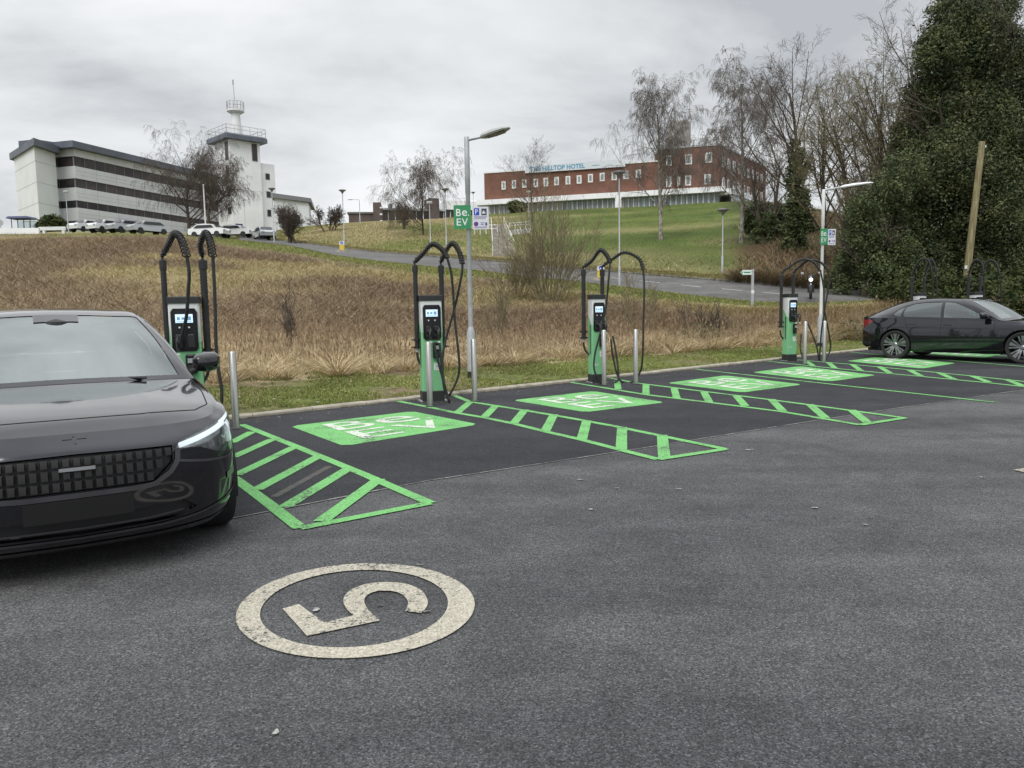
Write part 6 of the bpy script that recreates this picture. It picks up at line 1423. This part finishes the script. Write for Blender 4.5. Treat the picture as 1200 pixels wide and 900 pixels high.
# --- white tower, set at 45 degrees to the view
A = P(274, 270, 137); Bq = A+np.array([4., 4., 0]); z0 = gz(A[0], A[1])-1.5
ft = Fac('white_tower', A, Bq, z0, 'tall white rendered tower with flat slab roof, railings and a round lookout on top')
W_ = ft.len; zt = ft.q(276, 164)[1]
MB().box(0, W_, 0, W_, -2, zt).obj('wall', m_render, ft.e)
xw, zw = ft.q(321.5, 193, .8); MB().box(W_+.003, xw, .8, W_-.3, -2, zw).obj('side_wing', m_render, ft.e)
MB().box(-1.1, W_+1.1, -1.1, W_+1.1, zt+.003, zt+.95, bev=.25).obj('roof', m_roofb, ft.e)
def win(f, pxa, pya, pxb, pyb, y=-.06, mfr=None, mp=None, bw=.1, off=0., nm='window'):
    x0, za = f.q(pxa, pya, off); x1_, zb = f.q(pxb, pyb, off); x0, x1_ = min(x0, x1_), max(x0, x1_); za, zb = max(za, zb), min(za, zb); y = off+y
    mb = MB(); v = [(x0, y, zb), (x1_, y, zb), (x1_, y, za), (x0, y, za), (x0+bw, y, zb+bw), (x1_-bw, y, zb+bw), (x1_-bw, y, za-bw), (x0+bw, y, za-bw)]; v += [(a_, y+.1, c_) for a_, _, c_ in v]
    mb.add(v, [(0, 1, 5, 4), (1, 2, 6, 5), (2, 3, 7, 6), (3, 0, 4, 7), (0, 8, 9, 1), (1, 9, 10, 2), (2, 10, 11, 3), (3, 11, 8, 0), (4, 5, 13, 12), (5, 6, 14, 13), (6, 7, 15, 14), (7, 4, 12, 15)])
    fr = mb.obj(nm, mfr or m_frame, f.e); MB().box(x0+bw, x1_-bw, y+.04, y+.09, zb+bw, za-bw).obj('pane', mp or m_glassd, fr); return fr
for r_ in ((294.5, 168, 302, 189.5),): win(ft, *r_)
for r_ in ((309, 179, 314, 183.5), (310.8, 203, 316.2, 211), (312, 224, 317.5, 232), (313, 245.5, 318, 254), (314, 266.5, 319, 271)): win(ft, *r_, off=.8 if r_[1] > 190 else .0) if r_[1] > 190 else None
def winl(pya, pyb, y0=.5, y1=1.75):
    za = ft.q(274, pya)[1]; zb = ft.q(274, pyb)[1]; fr = MB().box(-.06, .02, y0, y1, zb, za).obj('window', m_frame, ft.e); MB().box(-.07, -.061, y0+.1, y1-.1, zb+.1, za-.1).obj('pane', m_glassd, fr)
for a_, b_ in ((165, 187), (198.5, 207), (220.5, 229), (242, 250.5)): winl(a_, b_)
win(ft, 276, 262, 285, 278, mfr=m_navy, mp=m_wframe, bw=.28, nm='door')
def railing(parent, pts, z0, h, m, r=.03, step=1.3, name='railing'):
    mb = MB(); pts = [np.array(p, float) for p in pts]
    for a, b in zip(pts[:-1], pts[1:]):
        for zz_ in (h, h*.55): mb.tube([(*a, z0+zz_), (*b, z0+zz_)], r, 6)
        n = max(1, int(np.linalg.norm(b-a)/step))
        for k in range(n+1): p = a+(b-a)*k/n; mb.tube([(*p, z0), (*p, z0+h)], r, 6)
    return mb.obj(name, m, parent)
m_raill = mat('pale_rail', (.52, .53, .54), .5)
railing(ft.e, [(-.8, -.8), (W_+.8, -.8), (W_+.8, W_+.8), (-.8, W_+.8), (-.8, -.8)], zt+.95, 1.4, m_raill, .05)
hc = W_/2; _, zc1 = ft.q(283, 134, hc); _, zc2 = ft.q(282, 121, hc); _, zc3 = ft.q(280, 95, hc)
MB().lathe([(.95, zt+.9), (.75, zc1)], (hc, hc, 0), 20).obj('lookout_column', m_cladw, ft.e, 40)
pt_ = MB().lathe([(.9, zc1-.1), (1.5, zc1+.25), (1.5, zc1+.5)], (hc, hc, 0), 28).obj('lookout_platform', m_cladw, ft.e, 40)
ringp = [(hc+1.45*math.cos(t), hc+1.45*math.sin(t)) for t in np.linspace(0, 2*math.pi, 15)]
railing(pt_, ringp, zc1+.5, zc2-zc1-.5, m_raill, .045, .7); mb = MB().tube([(hc, hc, zc1+.4), (hc-.2, hc, zc3-.4)], [.08, .05], 8); mb.lathe([(.13, zc3-.8), (.15, zc3)], (hc-.2, hc, 0), 8); mb.obj('mast', m_galv, ft.e, 40)

# --- low grey building and brown block beyond the junction
A = P(323, 268, 118); Bq = P(363, 268, 119); f2 = Fac('low_grey_building', A, Bq, gz(A[0], A[1])-.8, 'low grey building with a dark mono-pitch roof right of the white tower')
_, zt = f2.q(323, 232); _, zt3 = f2.q(363, 237.5); MB().add([(0, 0, -1), (f2.len, 0, -1), (f2.len, 6, -1), (0, 6, -1), (0, 0, zt), (f2.len, 0, zt3), (f2.len, 6, zt3), (0, 6, zt)], [(3, 2, 1, 0), (4, 5, 6, 7), (0, 1, 5, 4), (1, 2, 6, 5), (2, 3, 7, 6), (3, 0, 4, 7)]).obj('wall', m_clad, f2.e)
MB().add([(-.4, -.5, zt+.01), (f2.len+.4, -.5, zt3+.01), (f2.len+.4, 9.5, zt3+.01), (-.4, 9.5, zt+.01), (-.4, -.5, zt+.7), (f2.len+.4, -.5, zt3+.6), (f2.len+.4, 9.5, zt3+.6), (-.4, 9.5, zt+.7)], [(3, 2, 1, 0), (4, 5, 6, 7), (0, 1, 5, 4), (1, 2, 6, 5), (2, 3, 7, 6), (3, 0, 4, 7)]).obj('roof', m_frame, f2.e)
a0, za = f2.q(326, 252); a1, zb = f2.q(352, 262); MB().box(a0, a1, -.05, .05, zb, za).obj('window', m_glassd, f2.e)
A = P(409, 263, 118); Bq = P(447, 260, 118.6); f3 = Fac('brown_service_building', A, Bq, gz(A[0], A[1])-1.5, 'low dark brown building with a taller block at its right end, on the crest')
_, zt = f3.q(425, 250.5); xs_, zt3 = f3.q(437, 237.5); MB().box(0, xs_-.003, 0, 7, -2, zt).obj('wall', m_brownb, f3.e); MB().box(xs_, f3.len, -.4, 7, -2, zt3).obj('tall_block', m_brownb, f3.e); MB().box(-.2, xs_-.01, -.2, 7.2, zt+.003, zt+.25).obj('roof', m_roof, f3.e)
for k in range(4): MB().box(xs_+1.0, xs_+1.35, -.45, -.405, zt3-.9-k*1.0, zt3-.65-k*1.0).obj('vent', m_wframe, f3.e)
A = P(447, 259, 140); Bq = P(575, 256, 147); f4 = Fac('glazed_link_building', A, Bq, gz(A[0], A[1])-1.5, 'low glazed building with a long white fascia between the brown blocks and the hotel')
MB().box(.1, f4.len, .6, 8, -2, f4.q(525, 246)[1]).obj('wall', m_frame, f4.e)
xw0, zw1 = f4.q(522, 233.5); xw1, zw0 = f4.q(575, 243); MB().box(xw0, f4.len, 0, 9, f4.q(525, 245.5)[1], f4.q(525, 235)[1]).obj('fascia', m_render, f4.e)
xl, zt = f4.q(447, 248); MB().box(0, xw0-.01, 0, 9, f4.q(500, 247)[1]+.0, f4.q(500, 245)[1]).obj('roof_edge', m_galv, f4.e)
n = 16
for k in range(n):
    xx = f4.len*k/n; s_ = MB().box(xx, xx+.12, .4, .55, -.5, f4.q(500, 247)[1]-.01).obj('window', m_wframe, f4.e); MB().box(xx+.12, xx+f4.len/n, .5, .54, -.5, f4.q(500, 247)[1]-.02).obj('pane', m_glassd, s_)
xb0, _ = f4.q(502, 240); xb1, ztb = f4.q(513.5, 233); MB().box(xb0, xb1, -.6, 3, -1, ztb).obj('brown_block', m_brownb, f4.e)
xb0, _ = f4.q(456, 240); xb1, ztb = f4.q(459.5, 239); MB().box(xb0, xb1, -.3, 1.2, ztb-1.2, ztb).obj('chimney', m_frame, f4.e)

# --- hotel
A = P(568, 240, 147); Bq = P(843, 240, 135); z0 = gz(A[0], A[1])-1.0; zb0 = min(z0, gz(Bq[0], Bq[1])-1.5)
fh = Fac('hotel_building', A, Bq, zb0, 'long red brick hotel with a white band and blue roof sign on the hilltop')
L_ = fh.len; q = fh.q; xt, _ = q(774, 200); D = 16; xm = q(733, 200)[0]
_, zpod0 = q(843, 231); _, zpod1 = q(843, 219.5); zl = q(568, 207.5)[1]; zlow = q(735, 192)[1]; ztall = q(843, 170.5)[1]; zb_ = q(568, 232)[1]
zpodL = q(568, 232)[1]; 
MB().box(0, xt-.003, 0, D, min(zpodL, zpod1), zlow).obj('brick_wing', m_brick, fh.e); MB().box(xt, L_, -.15, 14, min(zpod1, zpodL), ztall).obj('brick_block', m_brick, fh.e)
MB().box(-.1, xt-.01, -.12, D, zlow+.003, zlow+.25).obj('roof', m_wframe, fh.e); MB().box(xt-.1, L_+.12, -.3, 14.1, ztall+.003, ztall+.3).obj('parapet', m_galv, fh.e)
MB().box(-14, L_+1.0, -1.3, 2, q(705, 233.5)[1], min(zpod1, zpodL)-.003).obj('podium_fascia', m_render, fh.e)
zg = q(705, 233.5)[1]
MB().box(-14, L_, .3, D, -6, zg-.01).obj('ground_floor_wall', m_frame, fh.e)
n = 46
for k in range(n):
    x0 = L_*k/n
    s_ = MB().box(x0, x0+.14, -.05, .12, -2, zg-.02).obj('glazing', m_wframe if k % 6 else m_render, fh.e); MB().box(x0+.14, x0+L_/n, .05, .1, -2, zg-.02).obj('pane', mat('curtained_glass', (.12, .15, .16), .2, col2=(.30, .34, .35), scale=.9, stretch=(3, 3, .3)), s_)
x0 = q(722, 230)[0]; MB().box(x0, x0+1.1, -1.35, .2, -2, zg-.02).obj('pillar', m_render, fh.e)
m_hglass = mat('hotel_pane', (.16, .17, .18), .2, col2=(.34, .36, .37), scale=.7)
wp = [(590.3, 217.3), (602.5, 216), (614.5, 215), (628, 214.3), (639.8, 213.3), (652.3, 212.2), (665.7, 211.2), (678.8, 210.2), (692, 208.8), (705.8, 207.4), (719.8, 206.3), (733.5, 205), (748.3, 203.6)]
for x_, y_ in wp:
    hw = 2.5+(x_-590)*.004; win(fh, x_-hw, y_-4.6, x_+hw, y_+4.8, mfr=m_wframe, mp=m_hglass, bw=.22, y=-.1)
for x_, y_, w_ in ((784, 188.5, 3.2), (807, 187, 4), (830.5, 185, 4), (784, 213.3, 3.2), (795.5, 212.5, 1.6), (806.5, 211.7, 3.6), (829.3, 210.2, 3.8)):
    win(fh, x_-w_, y_-5.7, x_+w_, y_+5.7, mfr=m_wframe, mp=m_hglass, bw=.22, y=-.26)
# wing running back from the right-hand corner
Cq = P(897, 240, 158); rw = Cq[:2]-Bq[:2]; ang = math.atan2(rw[1], rw[0])-math.atan2(fh.d[1], fh.d[0]); Lr = float(np.hypot(*rw)); zlo = min(zpod1, zpodL)
wg = empty('rear_wing', (L_+.02, .0, 0), ang); wg.parent = fh.e
MB().box(0, Lr, .02, 12, zlo, ztall-.004).obj('wall', m_brick, wg); MB().box(-.05, Lr+.1, -.1, 12.1, ztall+.001, ztall+.28).obj('parapet', m_galv, wg); MB().box(0, Lr, .3, 12, -6, zlo-.005).obj('ground_floor_wall', m_frame, wg)
MB().box(.2, Lr*.45, -2.2, .28, zlo-1.3, zlo-.3).obj('porch_roof', m_render, wg); MB().box(.4, Lr*.44, -2.0, -1.9, -2, zlo-1.31).obj('glazing', m_hglass, wg)
for zz_ in (ztall-3.4, ztall-6.9):
    for k in range(9):
        x0 = 1.2+k*(Lr-2)/9; MB().box(x0, x0+1.3, -.07, .05, zz_, zz_+1.8).obj('window', m_wframe, wg)
        MB().box(x0+.2, x0+1.1, -.09, -.071, zz_+.2, zz_+1.6).obj('pane', m_hglass, wg)
# sign
sx0 = q(616, 207)[0]; sx1 = q(733, 197)[0]; sz0 = zlow-.5; sz1 = zlow+.75
m_hsign = mat('sign_pale', (.58, .62, .66), .5, var=.03); m_hblue = mat('sign_letters_blue', (.06, .27, .45), .5)
s_ = MB().box(sx0, sx1, -.4, -.15, sz0, sz1).obj('roof_sign', m_hsign, fh.e); mb = MB()
ax = q(622, 205)[0]; bx = q(686, 199)[0]; put_text(mb, 'THE HILLTOP HOTEL', lambda a, b: (ax+(bx-ax)*a, -.42, sz0+.22+.82*b), offset=.025); cx_ = q(694, 198)[0]; dx_ = q(703, 198)[0]; mb.box(cx_, dx_, -.42, -.41, sz0+.5, sz0+.6); mb.obj('lettering', m_hblue, s_)
# roof tank and drain pipes
xa, _ = q(796, 160, 10); _, zk0 = q(796, 176, 10); _, zk1 = q(796, 143.5, 10); rr = 13*145/900
MB().lathe([(rr, ztall), (rr, zk1-.3), (rr*.9, zk1), (0, zk1+.1)], (xa, 10, 0), 28).obj('roof_tank', mat('tank_buff', (.27, .25, .235), .8, var=.12, scale=.6), fh.e, 40)
xa = q(813, 168, 8)[0]; MB().box(xa-1, xa+1, 7, 9, ztall, ztall+1.3).obj('chimney', m_brick, fh.e)
mb = MB()
for px in (835, 799): x_ = q(px, 200)[0]; mb.lathe([(.07, zpod1), (.07, ztall)], (x_, -.28, 0), 8)
mb.obj('drain_pipe', m_brownb, fh.e)

# --- hillside steps with handrails, terrace wall
e0 = P(590, 303, 58); e1 = P(583, 262, 100)
for nm, e_, in (('hillside_steps', None),):
    b = e0.copy(); b[2] = gz(b[0], b[1]); tp_ = e1.copy(); tp_[2] = gz(tp_[0], tp_[1]); dv = tp_-b; yaw = math.atan2(dv[1], dv[0])-math.pi/2
    e_ = empty(nm, b, yaw, 'concrete steps with white handrails climbing the hill left of the lawn', 'steps'); Ld = np.hypot(dv[0], dv[1]); n = 40; mb = MB()
    for k in range(n):
        y0 = Ld*k/n; ww = b+dv*(k+.5)/n; zz_ = gz(ww[0], ww[1])-b[2]+.15; mb.box(-.75, .75, y0, y0+Ld/n+.02, zz_-.8, zz_)
    mb.obj('stair_flight', mat('step_concrete', (.30, .28, .24), .9, var=.25, scale=2), e_)
    for s in (-.8, .8):
        pts = []
        for k in range(9): ww = b+dv*k/8; pts.append((s, Ld*k/8, gz(ww[0], ww[1])-b[2]+.1))
        mb = MB(); mb.tube([(p[0], p[1], p[2]+1.05) for p in pts], .03, 6)
        for p in pts: mb.tube([p, (p[0], p[1], p[2]+1.05)], .025, 6)
        mb.obj('handrail', m_white_p, e_)
def railfence(name, pa, pb, Y0, Y1, h, label, cat='railing', wallh=0.):
    a = P(*pa, Y0); b = P(*pb, Y1); a[2] = gz(a[0], a[1]); e_ = empty(name, a, 0, label, cat); n = 5; mb = MB(); pr = None
    for k in range(n):
        p = a+(b-a)*k/(n-1); p[2] = gz(p[0], p[1])+.1+wallh; p = p-a; mb.tube([p-(0, 0, .3), p+(0, 0, h)], .06, 6)
        if pr is not None:
            for hh in (h, h*.55): mb.tube([pr+(0, 0, hh), p+(0, 0, hh)], .05, 6)
        pr = p
    mb.obj('rail', m_white_p, e_)
    if wallh:
        mb = MB(); q0 = np.zeros(3); q1 = b-a; q1[2] = gz(b[0], b[1])-a[2]
        mb.add([q0-(0, 0, .4), q1-(0, 0, .4), q1+(0, 0, wallh), q0+(0, 0, wallh), q0+(0, .3, -.4), q1+(0, .3, -.4), q1+(0, .3, wallh), q0+(0, .3, wallh)], [(0, 1, 2, 3), (4, 7, 6, 5), (3, 2, 6, 7), (0, 3, 7, 4), (1, 5, 6, 2)]); mb.obj('wall', m_render, e_)
railfence('terrace_rail', (597, 272), (622, 268), 82, 84, .6, 'short white rail on a low wall right of the hillside steps', wallh=.5)
railfence('terrace_rail', (556, 266), (583, 266), 84, 84, .9, 'short white rail left of the hillside steps, behind the parking sign')

# --- left plateau: barrier, shelter, signs
def onp(px, Y): p = P(px, 273, Y); p[2] = gz(p[0], p[1]); return p
k_ = 78; b = onp(46, k_); e_ = empty('barrier_rail', b, 0, 'white horizontal barrier rail in front of the round bush', 'barrier'); w_ = 31*k_/900; hz_ = P(46, 266, k_)[2]-b[2]
MB().box(0, w_, -.08, .08, hz_-.35, hz_).obj('rail', m_white_p, e_); mb = MB(); mb.box(.35, .6, -.06, .2, -.4, hz_-.352); mb.box(w_-.4, w_-.12, -.06, .2, -.4, hz_-.352); mb.obj('post', m_white_p, e_)
k_ = 84; b = onp(14.5, k_); e_ = empty('bus_shelter', b, 0, 'small glazed shelter with a blue roof left of the barrier rail', 'shelter'); w_ = 21.5*k_/900; hz_ = P(14, 255.5, k_)[2]-b[2]
MB().add([(-.2, -.7, hz_-.1), (w_+.2, -.7, hz_-.1), (w_+.2, 1.2, hz_-.1), (-.2, 1.2, hz_-.1), (0, -.6, hz_+.12), (w_, -.6, hz_+.12), (w_, 1.1, hz_+.12), (0, 1.1, hz_+.12)], [(3, 2, 1, 0), (4, 5, 6, 7), (0, 1, 5, 4), (1, 2, 6, 5), (2, 3, 7, 6), (3, 0, 4, 7)]).obj('roof', m_navy, e_)
mb = MB()
for x in (0, w_*.33, w_*.66, w_): mb.tube([(x, 0, -.4), (x, 0, hz_-.1)], .04, 6)
mb.obj('post', m_navy, e_); MB().box(.04, w_-.04, 1.0, 1.02, .2, hz_-.2).obj('pane', glassmat('shelter_glass', (.8, .85, .87), .2), e_)
b = onp(1.5, 74); e_ = empty('round_sign', b, 0, 'small round sign on a thin post at the far left of the bank', 'sign'); hz_ = P(2, 261, 74)[2]-b[2]
MB().tube([(0, 0, -.3), (0, 0, hz_)], .04, 6).obj('post', m_galv, e_); MB().lathe([(.3, -.08), (.3, -.045)], (0, 0, hz_), 18, axis='y').obj('disc', m_galv, e_)
b = onp(-60, 74); e_ = empty('boundary_wall', b, 0, 'low white boundary wall along the top of the bank at far left', 'wall'); MB().box(0, 8.6, -.12, .12, -.6, .5).obj('wall', m_render, e_)
m_lit2 = None
# --- distant parked cars
m_carw = mat('white_car_paint', (.72, .73, .74), .25, coat=.5, var=.02); m_cars = mat('silver_car_paint', (.42, .44, .46), .3, metal=.3, coat=.5, var=.02); m_glc = mat('car_glass_dark', (.03, .035, .04), .1)
def far_car(px, py, Y, yaw, m, label, s=1., hgt=1.5):
    b = P(px, py, Y); b[2] = gz(b[0], b[1])+.02; e_ = empty('parked_car', b, yaw, label, 'car', 'cars parked by the office building'); e_.scale = (.92,)*3
    prof = [(-2.1, .35), (-2.15, .75), (-1.95, .98), (-1.2, 1.0*hgt/1.45), (-.75, hgt-.08), (.2, hgt), (1.1, hgt-.05), (1.75, 1.05), (2.1, .95), (2.15, .5), (2.05, .3)]
    mb = MB(); n = len(prof); v = []
    for y, k in ((-.85, .0), (-.78, .06), (.78, .06), (.85, .0)):
        for x, z in prof: v.append((x*(1-.0*k), y*(1 if z < 1.02 else .82), z))
    f = [(r_*n+i, r_*n+i+1, (r_+1)*n+i+1, (r_+1)*n+i) for r_ in range(3) for i in range(n-1)]+[tuple(range(n)), tuple(range(3*n, 4*n))[::-1]]; mb.add(v, f); bd = mb.obj('body', m, e_, 30)
    bp = MB(); bp.add([(-1.25, -.66, 1.08), (-1.25, .66, 1.08), (-.84, .6, hgt-.12), (-.84, -.6, hgt-.12)], [(0, 1, 2, 3)]); bp.v = [(x-.06, y, z+.03) for x, y, z in bp.v]; bp.obj('windscreen', m_glc, e_)
    for s_ in (-1, 1):
        MB().add([(-1.0, s_*.80, 1.03), (1.5, s_*.80, 1.03), (1.05, s_*.72, hgt-.15), (-.65, s_*.72, hgt-.15)], [(0, 1, 2, 3)]).obj('side_window', m_glc, e_)
        for x in (-1.35, 1.35):
            wh = MB().lathe([(.2, 0), (.33, 0), (.34, .1), (.33, .2), (.2, .2)], (x, s_*.78-.1, .33), 18, axis='y').obj('wheel', m_rubber, e_, 40)
    mb = MB(); mb.box(-2.19, -2.1, -.75, -.45, .68, .84); mb.box(-2.19, -2.1, .45, .75, .68, .84); mb.obj('headlight', m_galv, e_)
for a in ((104, 273, 84, R(68), m_carw, 'white car, leftmost of the cars parked in front of the office building'), (126, 273, 83, R(66), m_carw, 'white car parked second from the left in front of the office building'),
          (149, 274, 82, R(62), m_cars, 'silver car parked beneath the blue entrance canopy'), (174, 276, 80, R(55), m_cars, 'low silver car parked left of the large bare tree'), (246, 281, 80, R(170), m_carw, 'white car parked behind the flagpole and the second hose arch'),
          (276, 280, 88, R(175), m_carw, 'white car parked in front of the tower door'), (310, 281, 82, R(120), m_cars, 'silver car parked at the right foot of the white tower')): far_car(*a)
evergreen('low_hedge', 290, 278, 92, [(285, 278, 4), (295, 278, 4), (302, 278, 4)], 'low reddish hedge at the foot of the white tower', 3500, .12, m=mat('hedge_red_brown', (.09, .05, .04), .8, var=.4), cat='hedge', trunk=False, seed=21)
